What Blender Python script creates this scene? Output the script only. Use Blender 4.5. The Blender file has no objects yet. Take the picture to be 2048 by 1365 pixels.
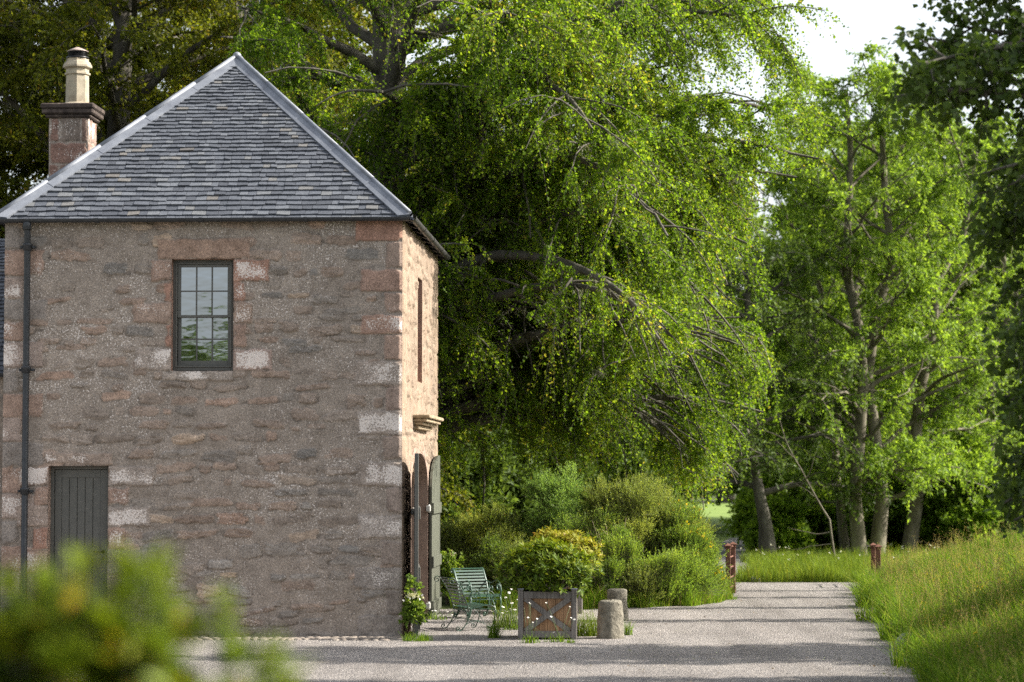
import bpy, math, random
import numpy as np
from mathutils import Vector, Matrix

sc = bpy.context.scene
C = sc.collection
rng = np.random.default_rng(11)
R_ = math.radians

# ------------------------------------------------------------------ camera
CAM_H, PITCH, FPX = 2.66, R_(3.07), 4835.0
cam_d = bpy.data.cameras.new("camera"); cam = bpy.data.objects.new("camera", cam_d); C.objects.link(cam)
cam.location = (0, 0, CAM_H); cam.rotation_euler = (R_(90) + PITCH, 0, 0)
cam_d.sensor_width = 36; cam_d.lens = FPX / 2048 * 36
cam_d.clip_start = 0.1; cam_d.clip_end = 3000
cam_d.dof.use_dof = True; cam_d.dof.focus_distance = 40.5; cam_d.dof.aperture_fstop = 1.35
cam_d.dof.aperture_blades = 9
sc.camera = cam

# ------------------------------------------------------------------ light
SUN_EL, SUN_AZ = R_(34), R_(4.0)          # azimuth measured from +X towards +Y
w = bpy.data.worlds.new("World"); sc.world = w; w.use_nodes = True
nt = w.node_tree; bg = nt.nodes["Background"]
sky = nt.nodes.new("ShaderNodeTexSky"); sky.sky_type = 'NISHITA'; sky.sun_disc = False
sky.sun_elevation = SUN_EL; sky.sun_rotation = R_(90) - SUN_AZ
sky.air_density = 1.0; sky.dust_density = 2.6; sky.ozone_density = 1.0
hs = nt.nodes.new('ShaderNodeHueSaturation'); hs.inputs['Saturation'].default_value = 0.38; hs.inputs['Value'].default_value = 1.12
nt.links.new(sky.outputs[0], hs.inputs['Color']); nt.links.new(hs.outputs[0], bg.inputs[0]); bg.inputs[1].default_value = 0.10
sd = bpy.data.lights.new("sun", 'SUN'); sun = bpy.data.objects.new("sun", sd); C.objects.link(sun)
sd.energy = 3.9; sd.angle = R_(0.5); sd.color = (1.0, 0.94, 0.85)
dvec = Vector((math.cos(SUN_EL) * math.cos(SUN_AZ), math.cos(SUN_EL) * math.sin(SUN_AZ), math.sin(SUN_EL)))
sun.rotation_euler = dvec.to_track_quat('Z', 'Y').to_euler(); sun.location = (30, 30, 40)

sc.view_settings.view_transform = 'Standard'; sc.view_settings.look = 'None'
sc.view_settings.exposure = 1.5; sc.view_settings.gamma = 1.0
sc.render.engine = 'CYCLES'
cy = sc.cycles
cy.use_denoising = False
cy.max_bounces = 7; cy.diffuse_bounces = 5; cy.glossy_bounces = 3; cy.transmission_bounces = 4; cy.transparent_max_bounces = 6
cy.caustics_reflective = False; cy.caustics_refractive = False
cy.sample_clamp_indirect = 6.0

# ------------------------------------------------------------------ pixel helpers (photo measured at 2048 x 1365)
_f = np.array([0, math.cos(PITCH), math.sin(PITCH)]); _u = np.array([0, -math.sin(PITCH), math.cos(PITCH)]); _r = np.array([1., 0, 0])
EYE = np.array([0, 0, CAM_H])
def ray(px, py):
    return _r * ((px - 1024) / FPX) + _u * ((682.5 - py) / FPX) + _f
def P(px, py, Y):
    d = ray(px, py); return EYE + d * (Y / d[1])
def G(px, py, z=0.0):
    d = ray(px, py); return EYE + d * ((z - CAM_H) / d[2])
def XY(px, Y):
    return (px - 1024) / FPX * Y

# ------------------------------------------------------------------ object helpers
def props(o, label=None, cat=None, group=None, kind=None):
    if label: o["label"] = label
    if cat: o["category"] = cat
    if group: o["group"] = group
    if kind: o["kind"] = kind
    return o
def thing(name, label, cat, loc=(0, 0, 0), rz=0.0, group=None):
    o = bpy.data.objects.new(name, None); C.objects.link(o)
    o.location = tuple(loc); o.rotation_euler = (0, 0, rz); o.empty_display_size = 0.2
    return props(o, label, cat, group)
def link(name, me, mat=None, parent=None):
    o = bpy.data.objects.new(name, me); C.objects.link(o)
    if mat: me.materials.append(mat)
    if parent: o.parent = parent
    return o
def copy_tree(o, parent=None):
    c = o.copy(); C.objects.link(c); c.parent = parent
    for ch in list(o.children): copy_tree(ch, c)
    return c
def fast_mesh(name, V, F, attrs=None, smooth=False):
    V = np.asarray(V, np.float32); F = np.asarray(F, np.int32)
    me = bpy.data.meshes.new(name)
    n, m, k = len(V), len(F), F.shape[1]
    me.vertices.add(n); me.vertices.foreach_set("co", V.ravel())
    me.loops.add(m * k); me.loops.foreach_set("vertex_index", F.ravel())
    me.polygons.add(m)
    me.polygons.foreach_set("loop_start", np.arange(0, m * k, k, dtype=np.int32))
    if smooth: me.polygons.foreach_set("use_smooth", np.ones(m, bool))
    else: me.polygons.foreach_set("use_smooth", np.zeros(m, bool))
    for nm, (typ, dom, data) in (attrs or {}).items():
        a = me.attributes.new(nm, typ, dom)
        a.data.foreach_set("color" if typ == 'FLOAT_COLOR' else "value", np.asarray(data, np.float32).ravel())
    me.update(calc_edges=True); me.validate()
    return me
def nrm(a): return a / np.maximum(np.linalg.norm(a, axis=-1, keepdims=True), 1e-9)

class MB:
    """collects shapes into one mesh"""
    def __init__(s): s.v = []; s.f = []; s.sm = []
    def add(s, vs, fs, smooth=False):
        o = len(s.v); s.v += [tuple(map(float, v)) for v in vs]; s.f += [tuple(int(i) + o for i in f) for f in fs]; s.sm += [smooth] * len(fs)
    def box(s, x0, x1, y0, y1, z0, z1):
        s.add([(x0, y0, z0), (x1, y0, z0), (x1, y1, z0), (x0, y1, z0), (x0, y0, z1), (x1, y0, z1), (x1, y1, z1), (x0, y1, z1)],
              [(3, 2, 1, 0), (4, 5, 6, 7), (0, 1, 5, 4), (1, 2, 6, 5), (2, 3, 7, 6), (3, 0, 4, 7)])
    def bbox(s, x0, x1, y0, y1, z0, z1, b=0.006):
        """box with chamfered edges"""
        X = [x0, x1]; Y = [y0, y1]; Z = [z0, z1]; vs = []; idx = {}
        for i in (0, 1):
            for j in (0, 1):
                for k in (0, 1):
                    sx, sy, sz = (1 - 2 * i) * b, (1 - 2 * j) * b, (1 - 2 * k) * b
                    for a, p in enumerate(((X[i], Y[j] + sy, Z[k] + sz), (X[i] + sx, Y[j], Z[k] + sz), (X[i] + sx, Y[j] + sy, Z[k]))):
                        idx[(i, j, k, a)] = len(vs); vs.append(p)
        I = idx; fs = []
        for i in (0, 1): fs.append([I[(i, 0, 0, 0)], I[(i, 1, 0, 0)], I[(i, 1, 1, 0)], I[(i, 0, 1, 0)]][::(-1 if i == 0 else 1)])
        for j in (0, 1): fs.append([I[(0, j, 0, 1)], I[(1, j, 0, 1)], I[(1, j, 1, 1)], I[(0, j, 1, 1)]][::(1 if j == 0 else -1)])
        for k in (0, 1): fs.append([I[(0, 0, k, 2)], I[(1, 0, k, 2)], I[(1, 1, k, 2)], I[(0, 1, k, 2)]][::(-1 if k == 0 else 1)])
        for i in (0, 1):
            for j in (0, 1):
                fs.append([I[(i, j, 0, 0)], I[(i, j, 0, 1)], I[(i, j, 1, 1)], I[(i, j, 1, 0)]])
                fs.append([I[(i, 0, j, 0)], I[(i, 0, j, 2)], I[(i, 1, j, 2)], I[(i, 1, j, 0)]])
                fs.append([I[(0, i, j, 1)], I[(0, i, j, 2)], I[(1, i, j, 2)], I[(1, i, j, 1)]])
                for k in (0, 1): fs.append([I[(i, j, k, 0)], I[(i, j, k, 1)], I[(i, j, k, 2)]])
        s.add(vs, fs)
    def bar(s, p, q, wd, th, up=(0, 0, 1)):
        p, q = np.array(p, float), np.array(q, float); t = nrm(q - p); sd = nrm(np.cross(t, up)); n = np.cross(sd, t)
        a, b = sd * wd / 2, n * th / 2
        s.add([p - a - b, p + a - b, p + a + b, p - a + b, q - a - b, q + a - b, q + a + b, q - a + b],
              [(0, 1, 2, 3), (7, 6, 5, 4), (0, 4, 5, 1), (1, 5, 6, 2), (2, 6, 7, 3), (3, 7, 4, 0)])
    def tube(s, pts, rad, n=8, cap=True, flat=None):
        pts = np.array(pts, float); K = len(pts)
        rad = np.full(K, rad) if np.isscalar(rad) else np.array(rad, float)
        T = nrm(np.gradient(pts, axis=0)); ref = np.eye(3)[np.argmin(np.abs(T).sum(0))]
        if flat is not None: ref = np.array(flat[0], float)
        A = nrm(np.cross(T, ref)); B = np.cross(T, A)
        ang = np.arange(n) / n * 2 * math.pi + (math.pi / 4 if n == 4 else 0)
        k1, k2 = (1, 1) if flat is None else (flat[1], flat[2])
        V = pts[:, None] + rad[:, None, None] * (A[:, None] * np.cos(ang)[None, :, None] * k1 + B[:, None] * np.sin(ang)[None, :, None] * k2)
        fs = [(i * n + j, i * n + (j + 1) % n, (i + 1) * n + (j + 1) % n, (i + 1) * n + j) for i in range(K - 1) for j in range(n)]
        s.add(V.reshape(-1, 3), fs, n > 4)
        if cap:
            o = len(s.v) - K * n
            s.f.append(tuple(o + j for j in range(n))[::-1]); s.f.append(tuple(o + (K - 1) * n + j for j in range(n))); s.sm += [False, False]
    def lathe(s, prof, c=(0, 0, 0), n=24, rot=0.0, smooth=True):
        vs = []; fs = []
        for r, z in prof:
            for j in range(n):
                a = rot + j / n * 2 * math.pi; vs.append((c[0] + r * math.cos(a), c[1] + r * math.sin(a), c[2] + z))
        for i in range(len(prof) - 1):
            for j in range(n): fs.append((i * n + j, i * n + (j + 1) % n, (i + 1) * n + (j + 1) % n, (i + 1) * n + j))
        fs.append(tuple(range(n))[::-1]); fs.append(tuple((len(prof) - 1) * n + j for j in range(n)))
        s.add(vs, fs, smooth)
    def build(s, name, mat, parent=None, attr=None):
        me = bpy.data.meshes.new(name); me.from_pydata(s.v, [], s.f); me.update()
        me.polygons.foreach_set("use_smooth", s.sm)
        if attr is not None:
            a = me.attributes.new("tint", 'FLOAT', 'FACE'); a.data.foreach_set("value", np.asarray(attr, np.float32))
        return link(name, me, mat, parent)

# ------------------------------------------------------------------ numpy noise
def vnoise2(x, y, seed=0):
    r = np.random.default_rng(seed).random((128, 128))
    xi, yi = np.floor(x).astype(int), np.floor(y).astype(int); fx, fy = x - xi, y - yi
    fx = fx * fx * (3 - 2 * fx); fy = fy * fy * (3 - 2 * fy)
    a, b = r[xi % 128, yi % 128], r[(xi + 1) % 128, yi % 128]; c, d = r[xi % 128, (yi + 1) % 128], r[(xi + 1) % 128, (yi + 1) % 128]
    return (a * (1 - fx) + b * fx) * (1 - fy) + (c * (1 - fx) + d * fx) * fy
def fbm2(x, y, seed=0, o=4):
    s = 0; a = 0.5; t = 0
    for k in range(o): s = s + a * vnoise2(x * 2 ** k + 17 * k, y * 2 ** k + 31 * k, seed + k); t += a; a *= 0.5
    return s / t
def smooth(a, b, x):
    t = np.clip((x - a) / (b - a), 0, 1); return t * t * (3 - 2 * t)

# ------------------------------------------------------------------ materials
class NT:
    def __init__(s, name):
        s.m = bpy.data.materials.new(name); s.m.use_nodes = True; s.t = s.m.node_tree; s.t.nodes.clear()
        s.out = s.n("ShaderNodeOutputMaterial")
    def n(s, typ, **kw):
        nd = s.t.nodes.new(typ)
        for k, v in kw.items():
            if k.startswith("i_"):
                key = k[2:]; key = int(key) if key.isdigit() else key.replace("_", " ")
                nd.inputs[key].default_value = v
            else: setattr(nd, k, v)
        return nd
    def l(s, a, b): s.t.links.new(a, b)
    def ramp(s, fac, stops):
        r = s.n("ShaderNodeValToRGB"); e = r.color_ramp.elements
        while len(e) < len(stops): e.new(0.5)
        for el, (p, c) in zip(e, stops): el.position = p; el.color = (*c, 1)
        s.l(fac, r.inputs[0]); return r.outputs[0]
    def noise(s, scale, detail=4, rough=0.6, vec=None, dim='3D'):
        nd = s.n("ShaderNodeTexNoise", i_Scale=scale, i_Detail=detail, i_Roughness=rough)
        if vec is not None: s.l(vec, nd.inputs["Vector"])
        return nd.outputs[0]
    def coord(s, which="Object", scale=None):
        o = s.n("ShaderNodeTexCoord").outputs[which]
        if scale is not None:
            mp = s.n("ShaderNodeMapping"); mp.inputs["Scale"].default_value = scale; s.l(o, mp.inputs[0]); o = mp.outputs[0]
        return o
    def mix(s, fac, a, b, mode='MIX'):
        m = s.n("ShaderNodeMix", data_type='RGBA', blend_type=mode)
        for sock, v in ((m.inputs[0], fac), (m.inputs[6], a), (m.inputs[7], b)):
            if hasattr(v, "links"): s.l(v, sock)
            elif isinstance(v, (int, float)): sock.default_value = v
            else: sock.default_value = (*v, 1)
        return m.outputs[2]
    def math(s, op, a, b=0.0, c=None):
        m = s.n("ShaderNodeMath", operation=op)
        for sock, v in ((m.inputs[0], a), (m.inputs[1], b)):
            if hasattr(v, "links"): s.l(v, sock)
            else: sock.default_value = v
        return m.outputs[0]
    def mrange(s, v, a, b, c=0.0, d=1.0):
        m = s.n("ShaderNodeMapRange"); s.l(v, m.inputs[0])
        for i, x in enumerate((a, b, c, d)):
            if hasattr(x, "links"): s.l(x, m.inputs[1 + i])
            else: m.inputs[1 + i].default_value = x
        return m.outputs[0]
    def attr(s, name, out=2): return s.n("ShaderNodeAttribute", attribute_name=name).outputs[out]
    def pbsdf(s, col, rough=0.8, spec=0.3, metal=0.0, bump=None, bstr=0.3, bdist=0.01):
        b = s.n("ShaderNodeBsdfPrincipled")
        if hasattr(col, "links"): s.l(col, b.inputs["Base Color"])
        else: b.inputs["Base Color"].default_value = (*col, 1)
        if hasattr(rough, "links"): s.l(rough, b.inputs["Roughness"])
        else: b.inputs["Roughness"].default_value = rough
        b.inputs["Specular IOR Level"].default_value = spec; b.inputs["Metallic"].default_value = metal
        if bump is not None:
            bp = s.n("ShaderNodeBump", i_Strength=bstr, i_Distance=bdist); s.l(bump, bp.inputs["Height"]); s.l(bp.outputs[0], b.inputs["Normal"])
        return b
    def done(s, sh): s.l(sh, s.out.inputs[0]); return s.m

def leaf_mat(name, stops, trans=0.45, tgain=1.6, gloss=0.2, rough=0.5):
    n = NT(name); col = n.ramp(n.attr("tint"), stops)
    b = n.pbsdf(col, rough, gloss)
    tr = n.n("ShaderNodeBsdfTranslucent")
    g = n.n("ShaderNodeMix", data_type='RGBA', blend_type='MULTIPLY'); g.inputs[0].default_value = 1
    n.l(col, g.inputs[6]); g.inputs[7].default_value = (tgain * 1.05, tgain, tgain * 0.55, 1)
    n.l(g.outputs[2], tr.inputs[0])
    mx = n.n("ShaderNodeMixShader"); mx.inputs[0].default_value = trans
    n.l(b.outputs[0], mx.inputs[1]); n.l(tr.outputs[0], mx.inputs[2])
    return n.done(mx.outputs[0])
def rough_mat(name, c1, c2, scale=6, c3=None, rough=0.85, bstr=0.5, bdist=0.02, spec=0.2, metal=0.0, stretch=(1, 1, 1)):
    n = NT(name); co = n.coord("Object", stretch); f = n.noise(scale, 6, 0.65, co)
    st = [(0.3, c1), (0.7, c2)]
    if c3: st = [(0.3, c1), (0.55, c2), (0.75, c3)]
    return n.done(n.pbsdf(n.ramp(f, st), rough, spec, metal, f, bstr, bdist).outputs[0])
def paint_mat(name, c, rough=0.5, var=0.15, scale=9, spec=0.4, bstr=0.08):
    n = NT(name); f = n.noise(scale, 5, 0.6, n.coord()); f2 = n.noise(scale * 9, 3, 0.6, n.coord())
    c1 = tuple(x * (1 - var) for x in c); c2 = tuple(x * (1 + var) for x in c)
    return n.done(n.pbsdf(n.ramp(f, [(0.3, c1), (0.7, c2)]), rough, spec, 0, f2, bstr, 0.004).outputs[0])

M = {}
# masonry: vertex colour 'col' for each stone, 'spk' = share of white lime specks
def wall_mat(name, spk_col=(0.50, 0.465, 0.445), gain=1.0):
    n = NT(name); co = n.coord()
    base = n.attr("col", 0); spk = n.attr("spk", 2)
    f1 = n.noise(5, 6, 0.7, co); base = n.mix(1.0, base, n.ramp(f1, [(0.25, (0.62, 0.60, 0.58)), (0.55, (1, 1, 1)), (0.8, (1.28, 1.25, 1.2))]), 'MULTIPLY')
    f2 = n.noise(45, 4, 0.75, co); base = n.mix(1.0, base, n.ramp(f2, [(0.3, (0.42, 0.41, 0.40)), (0.5, (1, 1, 1)), (0.72, (1.55, 1.53, 1.5))]), 'MULTIPLY')
    f3 = n.noise(34, 3, 0.8, co); f4 = n.noise(2.1, 4, 0.6, co)
    thr = n.math('SUBTRACT', 0.78, n.math('MULTIPLY', n.math('ADD', spk, n.math('MULTIPLY', n.math('SUBTRACT', f4, 0.5), 0.35)), 0.42))
    m = n.mrange(n.math('SUBTRACT', f3, thr), 0.0, 0.02)
    base = n.mix(n.math('MULTIPLY', m, 0.8), base, spk_col)
    base = n.mix(1.0, base, (gain * 1.01, gain * .985, gain * .945), 'MULTIPLY')
    h = n.math('ADD', f2, n.math('MULTIPLY', f3, 0.6))
    return n.done(n.pbsdf(base, 0.92, 0.15, 0, h, 0.55, 0.012).outputs[0])
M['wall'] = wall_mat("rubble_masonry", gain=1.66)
def slate():
    n = NT("slate"); t = n.attr("tint"); co = n.coord()
    col = n.ramp(t, [(0.0, (0.062, 0.068, 0.080)), (0.45, (0.096, 0.105, 0.122)), (0.72, (0.130, 0.140, 0.156)), (0.90, (0.150, 0.155, 0.158)), (0.97, (0.155, 0.145, 0.132)), (1.0, (0.10, 0.095, 0.09))])
    f = n.noise(22, 6, 0.7, co); col = n.mix(1.0, col, n.ramp(f, [(0.3, (0.78, 0.78, 0.8)), (0.6, (1.1, 1.1, 1.1)), (0.8, (1.38, 1.36, 1.32))]), 'MULTIPLY')
    return n.done(n.pbsdf(col, 0.62, 0.4, 0, f, 0.5, 0.01).outputs[0])
M['slate'] = slate()
M['lead'] = rough_mat("lead_sheet", (0.13, 0.14, 0.165), (0.19, 0.205, 0.235), 3.5, (0.25, 0.262, 0.285), 0.55, 0.2, 0.01, 0.5, 0.1)
M['castiron'] = paint_mat("cast_iron_paint", (0.030, 0.033, 0.037), 0.45, 0.3)
M['gutter'] = paint_mat("weathered_gutter", (0.045, 0.043, 0.042), 0.5, 0.35)
M['olive'] = paint_mat("olive_grey_paint", (0.104, 0.102, 0.090), 0.45, 0.12)
M['shutter'] = paint_mat("sage_door_paint", (0.088, 0.092, 0.07), 0.5, 0.10)
M['black'] = paint_mat("black_iron", (0.012, 0.012, 0.013), 0.4, 0.2)
M['bench'] = paint_mat("green_iron_paint", (0.034, 0.074, 0.052), 0.35, 0.35, 20, 0.5)
M['rust'] = rough_mat("rusty_iron", (0.10, 0.048, 0.034), (0.19, 0.088, 0.062), 14, (0.25, 0.155, 0.115), 0.8, 0.3, 0.01)
M['steel'] = paint_mat("galvanised_bracket", (0.55, 0.54, 0.50), 0.45, 0.1)
def wood(name, c1, c2, c3, sc_=(14, 14, 0.8)):
    n = NT(name); f = n.noise(3, 6, 0.65, n.coord("Object", sc_)); g = n.noise(1.2, 3, 0.6, n.coord())
    col = n.ramp(f, [(0.3, c1), (0.52, c2), (0.75, c3)]); col = n.mix(1.0, col, n.ramp(g, [(0.3, (0.7, 0.7, 0.7)), (0.7, (1.15, 1.12, 1.1))]), 'MULTIPLY')
    return n.done(n.pbsdf(col, 0.8, 0.2, 0, f, 0.4, 0.006).outputs[0])
M['greywood'] = wood("weathered_oak", (0.09, 0.08, 0.072), (0.19, 0.175, 0.16), (0.29, 0.27, 0.25))
M['brownwood'] = wood("brown_oak_board", (0.14, 0.078, 0.042), (0.33, 0.195, 0.105), (0.46, 0.30, 0.18))
def gravel():
    n = NT("gravel"); co = n.coord()
    f = n.noise(0.35, 5, 0.6, co); col = n.ramp(f, [(0.3, (0.245, 0.228, 0.215)), (0.5, (0.305, 0.286, 0.27)), (0.7, (0.36, 0.337, 0.315))])
    tr = n.noise(1.0, 4, 0.6, n.coord('Object', (1.1, 0.07, 1))); col = n.mix(1.0, col, n.ramp(tr, [(0.32, (0.80, 0.79, 0.78)), (0.5, (1.0, 1.0, 1.0)), (0.66, (1.13, 1.12, 1.11))]), 'MULTIPLY')
    dt = n.noise(0.9, 6, 0.75, co); col = n.mix(n.mrange(dt, .60, .72, 0, .55), col, (0.15, 0.125, 0.10))
    v = n.n("ShaderNodeTexVoronoi", i_Scale=46.0); n.l(co, v.inputs["Vector"])
    sp = n.ramp(v.outputs["Color"], [(0.08, (0.36, 0.35, 0.36)), (0.35, (0.80, 0.79, 0.79)), (0.6, (1.03, 1.01, 0.99)), (0.92, (1.42, 1.38, 1.32))])
    col = n.mix(1.0, col, sp, 'MULTIPLY')
    g = n.noise(9, 5, 0.8, co); col = n.mix(1.0, col, n.ramp(g, [(0.3, (0.72, 0.71, 0.7)), (0.6, (1.05, 1.05, 1.05))]), 'MULTIPLY')
    h = n.math('ADD', n.math('MULTIPLY', v.outputs["Distance"], -1.0), g)
    return n.done(n.pbsdf(col, 0.9, 0.2, 0, h, 0.9, 0.03).outputs[0])
M['gravel'] = gravel()
M['soil'] = rough_mat("grassy_soil", (0.030, 0.040, 0.012), (0.065, 0.085, 0.024), 1.8, (0.10, 0.095, 0.04), 0.95, 0.6, 0.05)
M['meadow'] = rough_mat("mown_meadow", (0.12, 0.18, 0.04), (0.17, 0.24, 0.055), 1.0, (0.22, 0.24, 0.08), 0.95, 0.4, 0.05)
M['tarmac'] = rough_mat("track_surface", (0.18, 0.17, 0.17), (0.25, 0.24, 0.235), 3, None, 0.9, 0.4, 0.02)
M['stone'] = rough_mat("bollard_stone", (0.10, 0.092, 0.072), (0.23, 0.21, 0.165), 11, (0.31, 0.285, 0.23), 0.9, 1.0, 0.06)
M['boulder'] = rough_mat("grey_boulder", (0.14, 0.14, 0.14), (0.25, 0.25, 0.24), 7, (0.33, 0.33, 0.31), 0.9, 0.8, 0.03)
M['cobble'] = rough_mat("cobble_stone", (0.17, 0.14, 0.12), (0.28, 0.24, 0.20), 4, (0.38, 0.34, 0.30), 0.85, 0.6, 0.02)
M['cope'] = rough_mat("sooty_cope", (0.030, 0.024, 0.022), (0.075, 0.058, 0.050), 7, (0.20, 0.16, 0.13), 0.9, 0.6, 0.02)
M['pot'] = rough_mat("buff_chimney_pot", (0.22, 0.18, 0.13), (0.38, 0.335, 0.25), 6, (0.40, 0.29, 0.20), 0.8, 0.15, 0.01)
M['cowl'] = paint_mat("cowl_metal", (0.36, 0.28, 0.24), 0.6, 0.2)
M['ledge'] = rough_mat("ledge_sandstone", (0.14, 0.10, 0.06), (0.34, 0.27, 0.18), 12, (0.45, 0.38, 0.28), 0.9, 0.7, 0.02)
M['bark'] = rough_mat("beech_bark", (0.055, 0.050, 0.040), (0.11, 0.10, 0.082), 5, (0.20, 0.19, 0.15), 0.9, 0.8, 0.03, stretch=(1, 1, 0.35))
M['ashbark'] = rough_mat("ash_bark", (0.085, 0.075, 0.055), (0.17, 0.15, 0.11), 5, (0.26, 0.24, 0.18), 0.9, 0.8, 0.03, stretch=(1, 1, 0.3))
M['deadtwig'] = rough_mat("dry_twig", (0.22, 0.17, 0.12), (0.36, 0.29, 0.21), 8, None, 0.9, 0.4, 0.01)
def glass():
    n = NT("old_window_glass"); co = n.coord("Object", (0.8, 1, 1.9)); f = n.noise(2.6, 2, 0.5, co)
    b = n.pbsdf((0.008, 0.009, 0.010), 0.03, 0.5, 0, f, 0.075, 0.03); b.inputs["IOR"].default_value = 4.0; b.inputs["Specular Tint"].default_value = (0.86, 0.92, 1.0, 1)
    return n.done(b.outputs[0])
M['glass'] = glass()
M['white'] = paint_mat("white_petal", (0.75, 0.74, 0.70), 0.7, 0.05)
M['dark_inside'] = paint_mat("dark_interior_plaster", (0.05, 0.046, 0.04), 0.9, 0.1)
G3 = lambda a, b, c, d=None: [(0.0, a), (0.4, b), (0.85, c)] + ([(0.97, d)] if d else [])
M['leaf_beech'] = leaf_mat("beech_leaf", G3((0.055, 0.108, 0.0088), (0.105, 0.177, 0.0132), (0.187, 0.248, 0.0176), (0.225, 0.205, 0.032)), 0.54, 2.1)
M['leaf_beech_dark'] = leaf_mat("bronze_beech_leaf", G3((0.070, 0.095, 0.0096), (0.121, 0.144, 0.0134), (0.176, 0.182, 0.0192), (0.247, 0.167, 0.0240)), 0.5, 1.9)
M['lichen'] = leaf_mat("hanging_lichen", [(0.0, (0.16, 0.165, 0.11)), (1.0, (0.30, 0.30, 0.22))], 0.25, 1.0, 0.1, 0.9)
M['leaf_ash'] = leaf_mat("ash_leaf", G3((0.098, 0.167, 0.0218), (0.159, 0.253, 0.0315), (0.250, 0.357, 0.0436)), 0.48, 1.7)
M['leaf_far'] = leaf_mat("woodland_leaf", G3((0.077, 0.129, 0.0169), (0.131, 0.208, 0.0266), (0.208, 0.301, 0.0363)), 0.42, 1.6)
M['leaf_lime'] = leaf_mat("lime_leaf", G3((0.038, 0.066, 0.0143), (0.060, 0.100, 0.0187), (0.100, 0.151, 0.0242)), 0.40, 1.6, 0.25, 0.45)
M['leaf_rhodo'] = leaf_mat("rhododendron_leaf", G3((0.049, 0.091, 0.0088), (0.104, 0.165, 0.0110), (0.213, 0.262, 0.0154), (0.305, 0.305, 0.0220)), 0.3, 1.4, 0.22, 0.5)
M['leaf_rhodo_gold'] = leaf_mat("yellow_rhododendron_leaf", [(0, (0.16, 0.20, 0.02)), (0.45, (0.30, 0.31, 0.03)), (0.78, (0.38, 0.35, 0.05)), (0.96, (0.32, 0.19, 0.04))], 0.3, 1.3, 0.3)
M['leaf_broom'] = leaf_mat("broom_leaf", G3((0.123, 0.214, 0.0286), (0.214, 0.330, 0.0440), (0.330, 0.438, 0.0605)), 0.42, 1.5)
M['leaf_heath'] = leaf_mat("tree_heath_needle", G3((0.118, 0.211, 0.0506), (0.202, 0.329, 0.0770), (0.305, 0.448, 0.0990)), 0.42, 1.5)
M['leaf_gorse'] = leaf_mat("gorse_spine", G3((0.134, 0.188, 0.0418), (0.224, 0.287, 0.0616), (0.358, 0.403, 0.0880)), 0.42, 1.5)
M['leaf_fresh'] = leaf_mat("fresh_green_leaf", G3((0.07, 0.12, 0.018), (0.12, 0.19, 0.028), (0.20, 0.27, 0.04)), 0.45, 1.6)
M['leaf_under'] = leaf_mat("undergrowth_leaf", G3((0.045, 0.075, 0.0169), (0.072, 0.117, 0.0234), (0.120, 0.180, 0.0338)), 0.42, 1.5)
M['leaf_pieris'] = leaf_mat("pieris_leaf", [(0, (0.026, 0.047, 0.0066)), (0.35, (0.058, 0.098, 0.0088)), (0.60, (0.130, 0.182, 0.0110)), (0.78, (0.208, 0.273, 0.0132)), (0.90, (0.260, 0.208, 0.0220)), (1.0, (0.312, 0.130, 0.0330))], 0.4, 1.4, 0.2)
M['grass'] = leaf_mat("long_grass", [(0, (0.055, 0.115, 0.009)), (0.45, (0.110, 0.195, 0.014)), (0.78, (0.175, 0.250, 0.026)), (0.92, (0.25, 0.245, 0.08)), (1.0, (0.22, 0.15, 0.09))], 0.45, 1.7, 0.10, 0.6)
M['verge'] = leaf_mat("verge_grass", [(0, (0.081, 0.133, 0.0153)), (0.6, (0.142, 0.204, 0.0238)), (1.0, (0.228, 0.228, 0.0425))], 0.42, 1.5, 0.10, 0.6)
M['yellow'] = leaf_mat("yellow_petal", [(0, (0.55, 0.38, 0.02)), (1, (0.75, 0.55, 0.03))], 0.3, 1.2, 0.1)
M['cream'] = leaf_mat("cream_flower", [(0, (0.45, 0.44, 0.24)), (0.6, (0.62, 0.60, 0.40)), (1, (0.80, 0.79, 0.72))], 0.3, 1.0, 0.1)
M['whitefl'] = leaf_mat("white_flower", [(0, (0.6, 0.6, 0.55)), (1, (0.85, 0.84, 0.8))], 0.3, 1.0, 0.1)
M['purple'] = leaf_mat("dark_seed_head", [(0, (0.06, 0.04, 0.03)), (1, (0.16, 0.10, 0.07))], 0.2, 1.0, 0.1)
M['stem'] = paint_mat("green_stem", (0.07, 0.11, 0.03), 0.6, 0.2)

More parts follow.
